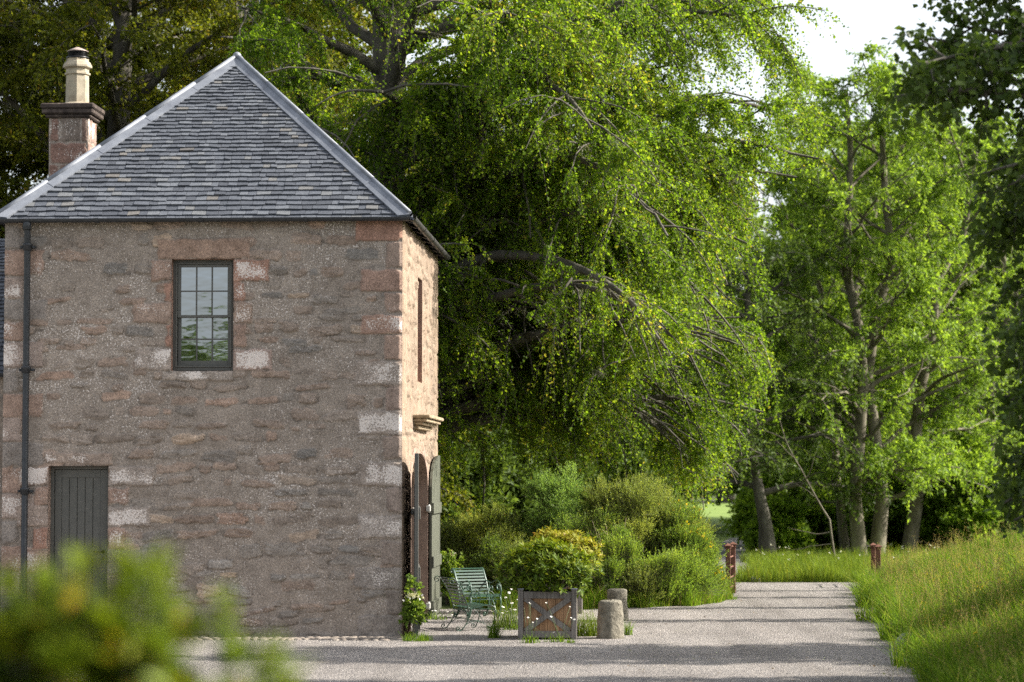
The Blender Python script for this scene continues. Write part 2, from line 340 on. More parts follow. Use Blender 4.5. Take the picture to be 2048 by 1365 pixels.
# ------------------------------------------------------------------ foliage geometry
UP = np.array([0, 0, 1.0])
def leaves(Pb, A, Nn, L, Wd, fold=0.12, broad=0.45):
    """one folded diamond per leaf -> verts, quads"""
    A = nrm(A); S = nrm(np.cross(A, Nn)); Nn = np.cross(S, A); L = L[:, None]; Wd = Wd[:, None]
    mid = Pb + A * L * broad + Nn * (fold * Wd)
    V = np.stack([Pb, mid + S * Wd / 2, Pb + A * L, mid - S * Wd / 2], 1).reshape(-1, 3)
    return V, np.arange(len(Pb) * 4).reshape(-1, 4)
def tubes(Pt, Rd, sides=4):
    """Pt (N,K,3), Rd (N,K)"""
    N, K, _ = Pt.shape
    T = nrm(np.gradient(Pt, axis=1)); mt = np.abs(T).mean(1); ref = np.eye(3)[np.argmin(mt, 1)][:, None, :]
    A = nrm(np.cross(T, ref)); B = np.cross(T, A); ang = np.arange(sides) / sides * 2 * math.pi
    V = Pt[:, :, None] + Rd[:, :, None, None] * (A[:, :, None] * np.cos(ang)[:, None] + B[:, :, None] * np.sin(ang)[:, None])
    base = (np.arange(N) * K * sides)[:, None, None]; k = (np.arange(K - 1) * sides)[None, :, None]; j = np.arange(sides)[None, None, :]; j2 = (j + 1) % sides
    F = np.stack([base + k + j, base + k + j2, base + k + sides + j2, base + k + sides + j], -1).reshape(-1, 4)
    return V.reshape(-1, 3), F
class Geo:
    def __init__(s): s.V = []; s.F = []; s.t = []; s.n = 0
    def add(s, V, F, t=None):
        if len(V) == 0: return
        s.V.append(V); s.F.append(F + s.n); s.n += len(V); s.t.append(np.full(len(F), 0.5) if t is None else np.asarray(t))
    def build(s, name, mat, parent=None, smooth=False):
        me = fast_mesh(name, np.concatenate(s.V), np.concatenate(s.F), {"tint": ('FLOAT', 'FACE', np.concatenate(s.t))}, smooth)
        return link(name, me, mat, parent)
def unit(n, g=None): return nrm((g or rng).normal(size=(n, 3)))
def walk(p, d, length, n, droop, wob, r, droop_pow=1.0):
    """a wandering polyline: direction sags with the distance walked"""
    pts = [np.array(p, float)]; d = nrm(np.array(d, float)); st = length / n
    for i in range(n):
        d = nrm(d - UP * droop * st * ((i + 1) / n) ** droop_pow + r.normal(size=3) * wob)
        pts.append(pts[-1] + d * st)
    return np.array(pts)

def tree_geo(seed, trunk, tr0, limbs, sec_gap=0.55, sec_len=(1.2, 2.6), sec_droop=0.3, sec_wob=0.12, twigs=7, tw_len=(0.45, 1.0), tw_droop=0.55,
             nleaf=22, lsize=(0.06, 0.085), lw=0.66, keep=None, limb_wob=0.07, lichen=0.0, bare=0.0, leafup=1.0, twig_r=0.006, sec_start=0.22, big=None, tint_spread=0.22, clump=None, cut=None, flare=0.5):
    """trunk polyline + limbs [(p, dir, length, radius, droop)] -> (wood Geo, leaf Geo, lichen Geo)"""
    r = np.random.default_rng(seed); W, L, Li = Geo(), Geo(), Geo()
    trunk = np.array(trunk, float); K = len(trunk)
    W.add(*tubes(trunk[None], (tr0 * np.linspace(1, 0.35, K) * (1 + flare * np.exp(-np.arange(K) * 1.6)))[None], 12))
    secP, secR = [], []; twB, twD, twT = [], [], []
    for (p, d, ln, rad, droop) in limbs:
        n = max(6, int(ln / 0.6)); pts = walk(p, d, ln, n, droop, limb_wob, r, 1.3)
        if cut is not None:
            okp = cut(pts); stop = n + 1 if okp.all() else max(int(np.argmin(okp)), 3)
        else: stop = n + 1
        W.add(*tubes(pts[None, :stop], (rad * np.linspace(1, 0.10, stop) ** 0.9)[None], 6))
        seg = nrm(np.gradient(pts, axis=0)); ltint = r.normal() * 0.5
        ns = int(ln / sec_gap)
        for k in range(ns):
            t = sec_start + (1 - sec_start) * (k + r.random()) / ns; i = min(int(t * n), n - 1); fr = t * n - i
            q = pts[i] * (1 - fr) + pts[i + 1] * fr; dd = seg[i]
            side = nrm(np.cross(dd, UP)) * (1 if (k % 2) else -1)
            sdv = nrm(dd * r.uniform(0.3, 1.0) + side * r.uniform(0.4, 1.1) + UP * r.normal() * 0.3)
            sl = r.uniform(*sec_len) * (1.0 - 0.35 * t)
            sp = walk(q, sdv, sl, 5, sec_droop, sec_wob, r)
            if cut is not None and not cut(sp).all(): continue
            secP.append(sp); secR.append(rad * (1 - 0.75 * t) * 0.30 + 0.008)
            nt_ = r.poisson(twigs); 
            if r.random() < bare: continue
            tt = r.random(nt_) ** 0.8 * 5; ii = np.minimum(tt.astype(int), 4); ff = (tt - ii)[:, None]
            twB.append(sp[ii] * (1 - ff) + sp[ii + 1] * ff)
            twD.append(nrm(nrm(np.gradient(sp, axis=0))[ii] * 0.9 + r.normal(size=(nt_, 3)) * 0.55))
            twT.append(np.full(nt_, ltint * 0.5 + r.normal() * 0.6))
    secP = np.array(secP); secR = np.array(secR)
    W.add(*tubes(secP, secR[:, None] * np.linspace(1, 0.35, 6)[None], 4))
    B = np.concatenate(twB); D = np.concatenate(twD); Tt = np.concatenate(twT)
    TL = r.uniform(*tw_len, len(B))
    s = np.linspace(0, 1, 4)[None, :, None]
    pts = B[:, None] + D[:, None] * (TL[:, None, None] * s) - UP * (tw_droop * TL[:, None, None] * s ** 2)
    if clump is not None:
        f_, thr = clump; q = pts[:, 2]; nzc = fbm2(q[:, 0] * f_ + q[:, 1] * f_ * .61 + 40, q[:, 2] * f_ * .8 + q[:, 1] * f_ * .37 + 40, seed, 3)
        k = nzc > thr + r.normal(size=len(B)) * .03; B, D, Tt, TL, pts = B[k], D[k], Tt[k], TL[k], pts[k]
    if keep is not None:
        k = keep(pts[:, 1]) & keep(pts[:, 3]); B, D, Tt, TL, pts = B[k], D[k], Tt[k], TL[k], pts[k]
    W.add(*tubes(pts, np.full((len(B), 4), twig_r) * np.array([1, .8, .6, .4]), 3))
    n = len(B) * nleaf; t = np.tile((np.arange(nleaf) + 0.5) / nleaf, len(B))[:, None] * 1.02
    rep = lambda a: np.repeat(a, nleaf, 0)
    LP = rep(B) + rep(D) * rep(TL)[:, None] * t - UP * (tw_droop * rep(TL)[:, None] * t ** 2) + r.normal(size=(n, 3)) * 0.032
    tang = nrm(rep(D) - UP * 2 * tw_droop * t)
    ax = nrm(tang * 0.5 + nrm(np.cross(tang, r.normal(size=(n, 3)))) * 0.9 - UP * 0.25)
    nm = r.normal(size=(n, 3)) * 0.75 + UP * leafup
    ls = r.uniform(*lsize, n)
    if big is not None: ls = ls * big(LP)
    V, F = leaves(LP, ax, nm, ls, ls * lw)
    tint = np.clip(0.42 + r.normal(size=n) * tint_spread + rep(Tt) * 0.22, 0, 1)
    L.add(V, F, tint)
    if lichen > 0:
        m = int(len(secP) * lichen); idx = r.integers(0, len(secP), m); kk = r.integers(0, 4, m)
        cpos = np.repeat(secP[idx, kk], 26, 0) + r.normal(size=(m * 26, 3)) * np.array([0.07, 0.07, 0.05])
        if keep is not None: cpos = cpos[keep(cpos)]
        q = len(cpos); V, F = leaves(cpos, r.normal(size=(q, 3)) * 0.5 - UP, r.normal(size=(q, 3)), r.uniform(0.05, 0.16, q), np.full(q, 0.02))
        Li.add(V, F, r.random(q))
    return W, L, Li

def shrub_geo(seed, R, ntw, twL, nleaf, leafL, leafW, up=0.6, shell=0.45, lobes=9, lobe_amp=0.35, rosette=False, stems=14, stem_r=0.012, tint_top=0.15, zmin=0.02, droop=0.0, flat=0.0, tilt=0.7, open_=0.5, clumps=0, crs=.26):
    """bush of twigs on and in a lumpy half ellipsoid standing on z=0; R=(rx,ry,h)"""
    r = np.random.default_rng(seed); R = np.array(R, float)
    d = unit(ntw, r); d[:, 2] = np.abs(d[:, 2]) * 1.6 - 0.62; d = nrm(d)
    dk = unit(lobes, r); dk[:, 2] = np.abs(dk[:, 2]); amp = r.uniform(0.3, 1, lobes)
    lob = (np.exp(9 * (d @ dk.T - 1)) * amp).max(1)
    rad = (1 - lobe_amp) + lobe_amp * 1.25 * lob
    u = 1 - shell * r.random(ntw) ** 1.6 + 0.22 * r.random(ntw) ** 5
    c = np.array([0, 0, R[2] * 0.42]); RR = R * np.array([1, 1, 0.58])
    B = c + d * RR * (rad * u)[:, None]
    D = nrm(d * 0.7 + UP * up + r.normal(size=(ntw, 3)) * 0.35)
    ct = np.zeros(ntw)
    if clumps:
        dc = unit(clumps, r); dc[:, 2] = np.abs(dc[:, 2]) * 1.6 - .6; dc = nrm(dc)
        nd_ = 5; so = r.normal(size=(nd_, 3)) * R * np.array([.30, .30, .10]); ss_ = r.uniform(.5, .85, nd_); si = r.integers(0, nd_, clumps)
        cc = c * np.array([1, 1, 1]) * (.55 + .45 * ss_[si])[:, None] + so[si] * np.array([1, 1, 1]) + dc * RR * ss_[si][:, None] * (r.uniform(.25, 1.0, clumps) ** .6 * r.uniform(.85, 1.12, clumps))[:, None]; cr = crs * R[:2].mean() * r.uniform(.55, 1.5, clumps)
        wgt = cr ** 2; ci = r.choice(clumps, ntw, p=wgt / wgt.sum()); uu = unit(ntw, r)
        B = cc[ci] + uu * (cr[ci] * r.random(ntw) ** .5)[:, None] * np.array([1.1, 1.1, .8]); d = dc[ci]
        D = nrm(uu * .55 + d * .45 + UP * up + r.normal(size=(ntw, 3)) * .22); ct = r.normal(size=clumps)[ci] * .17
    k = B[:, 2] > zmin; B, D, d, ct = B[k], D[k], d[k], ct[k]; n0 = len(B)
    TL = r.uniform(*twL, n0)
    W, L = Geo(), Geo()
    s = np.linspace(0, 1, 3)[None, :, None]
    pts = B[:, None] + D[:, None] * TL[:, None, None] * s - UP * droop * (TL[:, None, None] * s ** 2)
    W.add(*tubes(pts, np.full((n0, 3), 0.004) * np.array([1, .8, .5]), 3))
    if stems:
        idx = r.integers(0, n0, stems); q = B[idx]; b0 = r.normal(size=(stems, 3)) * R * 0.06; b0[:, 2] = 0
        t = np.linspace(0, 1, 6)[None, :, None]
        sp = b0[:, None] * (1 - t) + q[:, None] * t + np.array([0, 0, 1]) * (np.sin(t * math.pi) * R[2] * 0.10) + r.normal(size=(stems, 6, 3)) * 0.02 * R.mean()
        sp[:, 0] = b0
        W.add(*tubes(sp, stem_r * np.linspace(1.2, 0.4, 6)[None].repeat(stems, 0), 5))
    rep = lambda a: np.repeat(a, nleaf, 0); n = n0 * nleaf
    if rosette:
        t = np.tile(np.linspace(0.75, 1.0, nleaf), n0)[:, None]
        LP = rep(B) + rep(D) * rep(TL)[:, None] * t
        rad_ = nrm(np.cross(rep(D), r.normal(size=(n, 3)))); ax = nrm(rad_ * 1.0 + rep(D) * r.uniform(0.1, 1.0, (n, 1)) * open_ * 2)
        nm = rep(D) * 1.2 + r.normal(size=(n, 3)) * 0.25
    else:
        t = np.tile((np.arange(nleaf) + 0.5) / nleaf, n0)[:, None]
        LP = rep(B) + rep(D) * rep(TL)[:, None] * t - UP * droop * (rep(TL)[:, None] * t ** 2)
        ax = nrm(rep(D) * tilt + nrm(np.cross(rep(D), r.normal(size=(n, 3)))) * 0.8); nm = r.normal(size=(n, 3)) * 0.7 + UP * 0.8
    ls = r.uniform(*leafL, n); V, F = leaves(LP, ax, nm, ls, ls * leafW)
    tint = np.clip(0.38 + r.normal(size=n) * 0.2 + np.repeat(r.normal(size=n0) * 0.12 + ct, nleaf) + tint_top * (LP[:, 2] / R[2] - 0.5), 0, 1)
    k = LP[:, 2] > 0.0
    F = F[k]; tint = tint[k]
    used = np.repeat(k, 4); remap = np.cumsum(used) - 1
    L.add(V[used], remap[F], tint)
    return W, L, B, D, TL
def shrub(name, label, cat, loc, leafmat, seed, R, ntw, twL, nleaf, leafL, leafW, woodmat=None, group=None, flowers=None, rz=0.0, **kw):
    W, L, B, D, TL = shrub_geo(seed, R, ntw, twL, nleaf, leafL, leafW, **kw)
    t = thing(name, label, cat, loc, rz, group)
    W.build("stem", woodmat or M['ashbark'], t); L.build("foliage", leafmat, t)
    if flowers:
        mat, cnt, size, cond = flowers; r = np.random.default_rng(seed + 5)
        idx = np.flatnonzero(cond(B)); idx = r.choice(idx, min(cnt, len(idx)), replace=False)
        c = B[idx] + D[idx] * (TL[idx] * r.uniform(0.6, 1.0, len(idx)))[:, None]
        c = np.repeat(c, 4, 0) + r.normal(size=(len(idx) * 4, 3)) * size * 0.4
        V, F = leaves(c, r.normal(size=c.shape), r.normal(size=c.shape), r.uniform(0.6, 1.2, len(c)) * size, np.full(len(c), size * 0.8))
        g = Geo(); g.add(V, F, r.random(len(c))); props(g.build("blossom", mat, t), kind=None)
    return t
def blades(Pb, H, lean, W0, r, tip=0.15):
    """grass blades: two quads each, curved"""
    n = len(Pb); az = r.random(n) * 2 * math.pi; dv = np.stack([np.cos(az), np.sin(az), np.zeros(n)], 1); sd = np.stack([-np.sin(az), np.cos(az), np.zeros(n)], 1)
    a2 = r.random(n) * 2 * math.pi; sd = np.stack([np.cos(a2), np.sin(a2), np.zeros(n)], 1)
    m = Pb + UP * (H * 0.55)[:, None] + dv * (lean * H * 0.25)[:, None]; t = Pb + UP * H[:, None] + dv * (lean * H)[:, None]
    w0 = sd * (W0 / 2)[:, None]
    V = np.stack([Pb - w0, Pb + w0, m + w0 * 0.8, m - w0 * 0.8, t + w0 * tip, t - w0 * tip], 1).reshape(-1, 3)
    b = (np.arange(n) * 6)[:, None]; F = np.concatenate([b + np.array([0, 1, 2, 3]), b + np.array([3, 2, 4, 5])], 0)
    return V, F, t
# ================================================================== THE STONE HOUSE
HA = R_(2.9)                                              # the house is turned a little: its side runs to the right with distance
hw = np.array([math.cos(HA), -math.sin(HA), 0]); hd = np.array([math.sin(HA), math.cos(HA), 0])
corner = G(803, 1275)
def hit(px, py, nrmv, p0):
    d = ray(px, py); t = np.dot(p0 - EYE, nrmv) / np.dot(d, nrmv); return EYE + d * t
Wd_ = float(np.dot(corner - hit(5, 1000, hd, corner), hw))   # width of the front
H0 = corner - hw * Wd_
def front(px, py, off=0.0):
    q = hit(px, py, hd, corner - hd * off) - H0; return float(q @ hw), float(q[2])
def side(px, py, off=0.0):
    q = hit(px, py, hw, corner + hw * off) - H0; return float(q @ hd), float(q[2])
WID = Wd_; DEP = 6.85; HE = front(803, 440)[1]
house = thing("stone_house", "two-storey rubble stone house with slate pyramid roof beside the gravel drive", "house", H0, -HA)

wl, wt = front(345, 520); wr, wb = front(466, 741)
dl, dt = front(98, 932); dr, _ = front(218, 932); db = 0.22
g_ = 0.016
snap = lambda v: round(v / g_) * g_
wl, wr, wb, wt, dl, dr, dt, db = [snap(v) for v in (wl, wr, wb, wt, dl, dr, dt, db)]

def masonry(U, V, seed, quoins, dressed, cover=0.72, hmax=0.022):
    """stone relief and colour on a (u, v) grid -> height, rgb, speck share"""
    r = np.random.default_rng(seed)
    mort = np.array([0.192, 0.166, 0.146]); h = (fbm2(U * 4, V * 4, seed, 5) - 0.5) * 0.03
    col = np.ones(U.shape + (3,)) * mort * (0.80 + 0.4 * fbm2(U * 1.1, V * 1.1, seed + 9, 3))[..., None]
    spk = 0.42 + 0.5 * (fbm2(U * 0.9, V * 0.9, seed + 3, 3) - 0.5)
    pal = [(.200, .145, .116), (.215, .155, .124), (.185, .136, .110), (.230, .150, .114), (.165, .150, .138), (.150, .122, .104), (.235, .165, .13), (.115, .115, .115), (.19, .16, .14)]
    y = -0.05
    while y < V.max() + 0.1:
        rh = r.uniform(0.11, 0.25); x = r.uniform(-0.4, 0)
        while x < U.max() + 0.3:
            ln = r.uniform(0.16, 0.72) * (0.7 + rh); gap = r.uniform(0.03, 0.14)
            if r.random() < cover:
                low = y < 2.6
                cx, cy_ = x + ln / 2, y + rh / 2 + r.normal() * 0.03
                a, b = ln / 2, rh / 2 * r.uniform(0.55, 0.98)
                ix = (np.abs(U[:, 0] - cx) < a + 0.1); iy = (np.abs(V[0] - cy_) < b + 0.1)
                if ix.any() and iy.any():
                    s = np.ix_(ix, iy); uu, vv = U[s] - cx, V[s] - cy_ - r.normal() * 0.08 * (U[s] - cx)
                    ed = (np.abs(uu / a) ** 5 + np.abs(vv / b) ** 4) ** (1 / 4.5) + (fbm2(U[s] * 6 + cx * 7, V[s] * 8, seed + 5, 4) - 0.5) * 1.15
                    m = smooth(1.04, 0.86, ed); c = np.array(pal[r.integers(0, len(pal))]) * r.uniform(0.78, 1.18)
                    if low and r.random() < 0.35: c = np.array([.15, .142, .135]) * r.uniform(0.7, 1.5)
                    if r.random() < 0.03: c = np.array([.36, .27, .20])
                    face = r.uniform(0.1, 1.0) * hmax
                    ridg = np.abs(fbm2(U[s] * 3.2 + cx, V[s] * 15 + uu * 3, seed + 6, 4) - 0.5) * 2
                    hh = face * (0.5 + 0.4 * (1 - np.clip(ed, 0, 1) ** 2)) + (0.5 - ridg) * 0.035 * (0.4 + (r.random() < 0.5))
                    h[s] = h[s] * (1 - m) + hh * m
                    joint_shade = smooth(.92, 1.02, ed) * smooth(1.22, 1.06, ed) * smooth(.42, .62, fbm2(U[s] * 5 + cy_ * 9, V[s] * 7, seed + 8, 3)) * (.35 + .65 * (vv < 0)); col[s] = col[s] * (1 - .34 * joint_shade)[..., None]; h[s] = h[s] - .007 * joint_shade; spk[s] = spk[s] * (1 - joint_shade)  # recessed joint, with the shadow beneath each stone darkened into the colour
                    k = (m * r.uniform(0.2, 0.68))[..., None]; band = (0.62 + 0.76 * fbm2(U[s] * 4, V[s] * 26, seed + 7, 4))[..., None]
                    col[s] = col[s] * (1 - k) + c * band * k
                    spk[s] = spk[s] * (1 - m) + m * (r.uniform(0.0, 0.42))
            x += ln + gap
        y += rh + r.uniform(0.01, 0.05)
    # dressed blocks: (u0,u1,v0,v1,rgb,speck,height)
    for (u0, u1, v0, v1, c, sp, hh) in quoins + dressed:
        m = (U >= u0) & (U <= u1) & (V >= v0) & (V <= v1)
        if not m.any(): continue
        e = np.minimum(np.minimum(U - u0, u1 - U), np.minimum(V - v0, v1 - V))
        nz = fbm2(U * 5, V * 5, seed + 11, 4)
        val = smooth(0.0, 0.022, e + (nz - 0.5) * 0.03)
        hn = hh + (nz - 0.5) * 0.012 - 0.010 * (1 - val)
        cc = np.array(c) * (0.82 + 0.36 * nz)[..., None] * (0.72 + 0.28 * val)[..., None]
        edge = smooth(0.0, 0.10, e + (fbm2(U * 7, V * 7, seed + 13, 3) - 0.5) * 0.12)
        al = smooth(-.012, .03, e + (fbm2(U * 6 + u0 * 3, V * 8, seed + 17, 4) - .5) * .13); cc = cc * .72 + mort * .28
        h[m] = (h * (1 - al) + hn * al)[m]; al3 = (al * (.55 + .45 * (fbm2(U * 2.3, V * 2.3, seed + 19, 3) > .42)))[..., None] if False else al[..., None]; col[m] = (col * (1 - al3) + cc * al3)[m]
        spk[m] = (spk * (1 - al) + al * (sp * (0.30 + 0.70 * edge) + 1.1 * (fbm2(U * 2.6, V * 2.6, seed + 15, 3) - 0.5) * (sp > 0.3)))[m]
    return h, col, spk

def grid_wall(u, v, h, col, spk, toxyz, cut):
    nu, nv = len(u), len(v); I = np.arange(nu * nv).reshape(nu, nv)
    U, V = np.meshgrid(u, v, indexing='ij')
    Vv = toxyz(U, V, h).reshape(-1, 3)
    uc, vc = (u[:-1] + u[1:]) / 2, (v[:-1] + v[1:]) / 2; UC, VC = np.meshgrid(uc, vc, indexing='ij')
    ok = ~cut(UC, VC)
    F = np.stack([I[:-1, :-1], I[1:, :-1], I[1:, 1:], I[:-1, 1:]], -1)[ok]
    return Vv, F, np.concatenate([col, np.ones(col.shape[:2] + (1,))], -1).reshape(-1, 4), spk.reshape(-1)
# ---- front masonry
u = np.arange(0, snap(WID) + 1e-6, g_); v = np.arange(-0.064, snap(HE) + 0.03, g_); u = u * (WID / u[-1])
U, V = np.meshgrid(u, v, indexing='ij')
jy = [1275, 1230, 1181, 1134, 1080, 1029, 975, 923, 872, 822, 773, 722, 669, 628, 584, 538, 483, 432]
jz = [front(803, y)[1] for y in jy]; jz[0] = -0.1; jz[-1] = HE + 0.1
RED, PINK, GREY, WHT = (.235, .125, .092), (.225, .152, .122), (.165, .150, .142), (.212, .182, .164)
qc = [GREY, (.15, .13, .12), GREY, (.17, .14, .125), (.24, .215, .20), (.18, .145, .13), WHT, (.19, .15, .13), WHT, (.2, .15, .13), WHT, (.21, .145, .118), (.22, .135, .105), (.20, .14, .115), (.215, .135, .108), (.19, .14, .118), RED]
qs = [.22, .1, .4, .2, .66, .2, .78, .25, .78, .3, .72, .3, .55, .35, .35, .3, .12]
quo = []
for i in range(17):
    long = (i % 2 == 0); x0 = front(715 + (7 * math.sin(i * 2.3)), 900)[0] if long else front(768 + 6 * math.sin(i * 1.7), 900)[0]
    quo.append((x0, WID + 1, jz[i] + .004, jz[i + 1] - .004, qc[i], qs[i], 0.030))
    xl = front((88 if not long else 42) + 5 * math.sin(i * 1.1), 900)[0]
    quo.append((-1, xl, jz[i] + .004 - .1, jz[i + 1] - .004 - .1, [PINK, GREY, (.24, .19, .17)][i % 3], [.35, .3, .6][i % 3], 0.028))
z_ = lambda y: front(400, y)[1]
x_ = lambda x: front(x, 700)[0]
drs = [(x_(313), x_(500), z_(519), z_(477), (.215, .142, .108), .22, .034), (x_(325), x_(468), z_(763), z_(742), (.23, .2, .18)  , .62, .034),
       (x_(92), x_(228), z_(931), z_(905), (.21, .165, .14), .6, .032)]
wj = [519, 565, 604, 648, 697, 742]
for i in range(5):
    lng = i % 2 == 0
    drs.append((x_([300, 327, 262, 330, 270][i]), wl + .01, z_(wj[i + 1]) + .003, z_(wj[i]) - .003, [PINK, RED, (.23, .165, .135), RED, WHT][i], [.5, .25, .62, .1, .75][i], .032))
    drs.append((wr - .01, x_([538, 492, 505, 494, 545][i]), z_(wj[i + 1]) + .003, z_(wj[i]) - .003, [RED, RED, (.2, .14, .11), PINK, (.27, .2, .175)][i], [.55, .42, .35, .3, .75][i], .032))
dj = [932, 973, 1012, 1055, 1100, 1150, 1200, 1262]
for i in range(7):
    drs.append((x_([40, 72, 38, 70, 42, 74, 60][i]), dl + .01, z_(dj[i + 1]) + .003, z_(dj[i]) - .003, [(.24, .18, .155), PINK, (.25, .2, .175), RED, PINK, GREY, GREY][i], [.66, .45, .62, .45, .5, .3, .2][i], .030))
    drs.append((dr - .01, x_([312, 262, 305, 255, 300, 250, 280][i]), z_(dj[i + 1]) + .003, z_(dj[i]) - .003, [WHT, PINK, WHT, PINK, GREY, (.2, .16, .14), GREY][i], [.72, .4, .72, .4, .45, .3, .2][i], .030))
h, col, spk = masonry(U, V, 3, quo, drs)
h = h * smooth(0, 0.05, WID - U) + 0.03 * (1 - smooth(0, 0.05, WID - U)) * 0
cutf = lambda a, b: ((a > wl) & (a < wr) & (b > wb) & (b < wt)) | ((a > dl) & (a < dr) & (b > db) & (b < dt))
pts1 = grid_wall(u, v, h, col, spk, lambda U, V, h: np.stack([U, -h, V], -1), cutf)
# ---- side masonry
AC, AHW, ASP, ARISE = 3.1, 1.62, 2.36, 0.60                # arch: centre, half width, springing, rise
sl0, st_ = side(837.5, 554); sl1, sb_ = side(846.5, 762)
SC, SH = 3.12, 0.42; st_ = side(838, 556)[1]; sb_ = side(846, 762)[1] - .05
us = np.arange(0, DEP + 0.01, 0.02); vs = np.arange(-0.064, HE + 0.03, 0.02); us = us * (DEP / us[-1])
U2, V2 = np.meshgrid(us, vs, indexing='ij')
quo2 = []
for i in range(17):
    x1 = .36 if i % 2 == 0 else .68
    quo2.append((-1, x1, jz[i] + .004, jz[i + 1] - .004, [(.30, .22, .165), (.32, .24, .175), (.27, .21, .16)][i % 3], .2, .022))
    quo2.append((DEP - x1, DEP + 1, jz[i] + .004, jz[i + 1] - .004, (.30, .23, .17), .2, .022))
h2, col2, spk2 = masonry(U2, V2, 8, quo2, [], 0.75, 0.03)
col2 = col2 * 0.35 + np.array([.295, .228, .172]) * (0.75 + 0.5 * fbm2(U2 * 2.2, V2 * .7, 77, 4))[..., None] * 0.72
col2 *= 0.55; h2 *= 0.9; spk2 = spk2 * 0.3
h2 = h2 * smooth(0, 0.05, U2); sm_ = (np.abs(U2 - SC) < SH + .16) & (V2 > sb_ - .12) & (V2 < st_ + .12); h2[sm_] = .006; V2 = V2 + 0
def archz(y):
    t = np.clip(np.abs(y - AC) / AHW, 0, 1); return ASP + ARISE * np.sqrt(np.maximum(0, 1 - t ** 2.2))
cuts = lambda a, b: ((np.abs(a - AC) < AHW + .02) & (b < archz(a) + .02)) | ((np.abs(a - SC) < SH) & (b > sb_) & (b < st_))
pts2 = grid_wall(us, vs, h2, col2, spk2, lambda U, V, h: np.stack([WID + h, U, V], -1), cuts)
# ---- plain left, rear and reveal faces
xv, xf, xc = [], [], []
def quad(a, b, c, d, colr, off=[0]):
    xf.append([len(xv) + i for i in range(4)]); xv.extend([a, b, c, d]); xc.extend([(*colr, 1)] * 4)
bc = (.20, .16, .13)
quad((0, DEP, -.06), (0, 0, -.06), (0, 0, HE + .02), (0, DEP, HE + .02), bc); quad((WID, DEP, -.06), (0, DEP, -.06), (0, DEP, HE + .02), (WID, DEP, HE + .02), bc)
RV = 0.22
def reveal_front(x0, x1, z0, z1, dpt, c):
    quad((x0, -.02, z0), (x0, dpt, z0), (x0, dpt, z1), (x0, -.02, z1), c); quad((x1, dpt, z0), (x1, -.02, z0), (x1, -.02, z1), (x1, dpt, z1), c)
    quad((x0, -.02, z1), (x0, dpt, z1), (x1, dpt, z1), (x1, -.02, z1), c); quad((x0, dpt, z0), (x0, -.02, z0), (x1, -.02, z0), (x1, dpt, z0), c)
reveal_front(wl, wr, wb, wt, RV, (.22, .14, .11)); reveal_front(dl, dr, db, dt, RV + .04, (.2, .15, .125))
ir = WID - .5
for yy, s in ((SC - SH, 1), (SC + SH, -1)): quad((WID + .01, yy, sb_), (ir, yy, sb_), (ir, yy, st_), (WID + .01, yy, st_), (.23, .145, .115))
quad((WID + .01, SC - SH, st_), (ir, SC - SH, st_), (ir, SC + SH, st_), (WID + .01, SC + SH, st_), (.23, .15, .12)); quad((WID + .01, SC - SH, sb_), (ir, SC - SH, sb_), (ir, SC + SH, sb_), (WID + .01, SC + SH, sb_), (.25, .18, .14))
nA = len(pts1[0]); nB = len(pts2[0]); xv = np.array(xv)
Vw = np.concatenate([pts1[0], pts2[0], xv]); Fw = np.concatenate([pts1[1], pts2[1] + nA, np.array(xf) + nA + nB])
cw = np.concatenate([pts1[2], pts2[2], np.array(xc)]); sw = np.concatenate([pts1[3], pts2[3], np.full(len(xv), .25)])
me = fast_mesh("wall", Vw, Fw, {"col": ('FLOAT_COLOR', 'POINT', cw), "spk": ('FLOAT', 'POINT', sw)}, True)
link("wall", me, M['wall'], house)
# inner partition so that openings look into a closed dark room
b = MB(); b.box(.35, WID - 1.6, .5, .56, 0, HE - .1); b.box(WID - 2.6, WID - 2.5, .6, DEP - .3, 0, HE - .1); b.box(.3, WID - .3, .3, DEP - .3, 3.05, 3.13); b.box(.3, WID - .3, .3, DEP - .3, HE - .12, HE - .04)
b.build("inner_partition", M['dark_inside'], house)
# ---- arched carriage opening: dressed surround with its deep reveal
arch = MB()
ts = [0] + list(np.linspace(0, 1, 33)) + [1]
prof = []                                                       # (y, z) up one jamb, over, down the other
N = 36
for i in range(9): prof.append((AC - AHW, -.06 + (ASP + .06) * i / 8))
for i in range(1, N): 
    yy = AC - AHW * math.cos(math.pi * i / N); prof.append((yy, float(archz(yy))))
for i in range(9): prof.append((AC + AHW, ASP - (ASP + .06) * i / 8))
outp = []
for i, (y, z) in enumerate(prof):
    if i < 9: outp.append((y - .22, z))
    elif i >= len(prof) - 9: outp.append((y + .22, z))
    else:
        t = (i - 8) / N; outp.append((AC - (AHW + .22) * math.cos(math.pi * t), z + .22 * math.sin(math.pi * t)))
vs_, fs_ = [], []
for (y, z), (yo, zo) in zip(prof, outp): vs_ += [(WID + .016, y, z), (WID + .016, yo, zo), (WID - .42, y, z), (WID - .01, yo, zo)]
for i in range(len(prof) - 1):
    a, c = 4 * i, 4 * i + 4; fs_ += [(a, a + 1, c + 1, c), (a + 2, a, c, c + 2), (a + 1, a + 3, c + 3, c + 1)]
arch.add(vs_, fs_)
M['dressed'] = rough_mat("dressed_red_sandstone", (.22, .155, .125), (.31, .22, .175), 3.5, (.36, .27, .22), .92, .5, .015)
arch.build("arch_surround", M['dressed'], house)
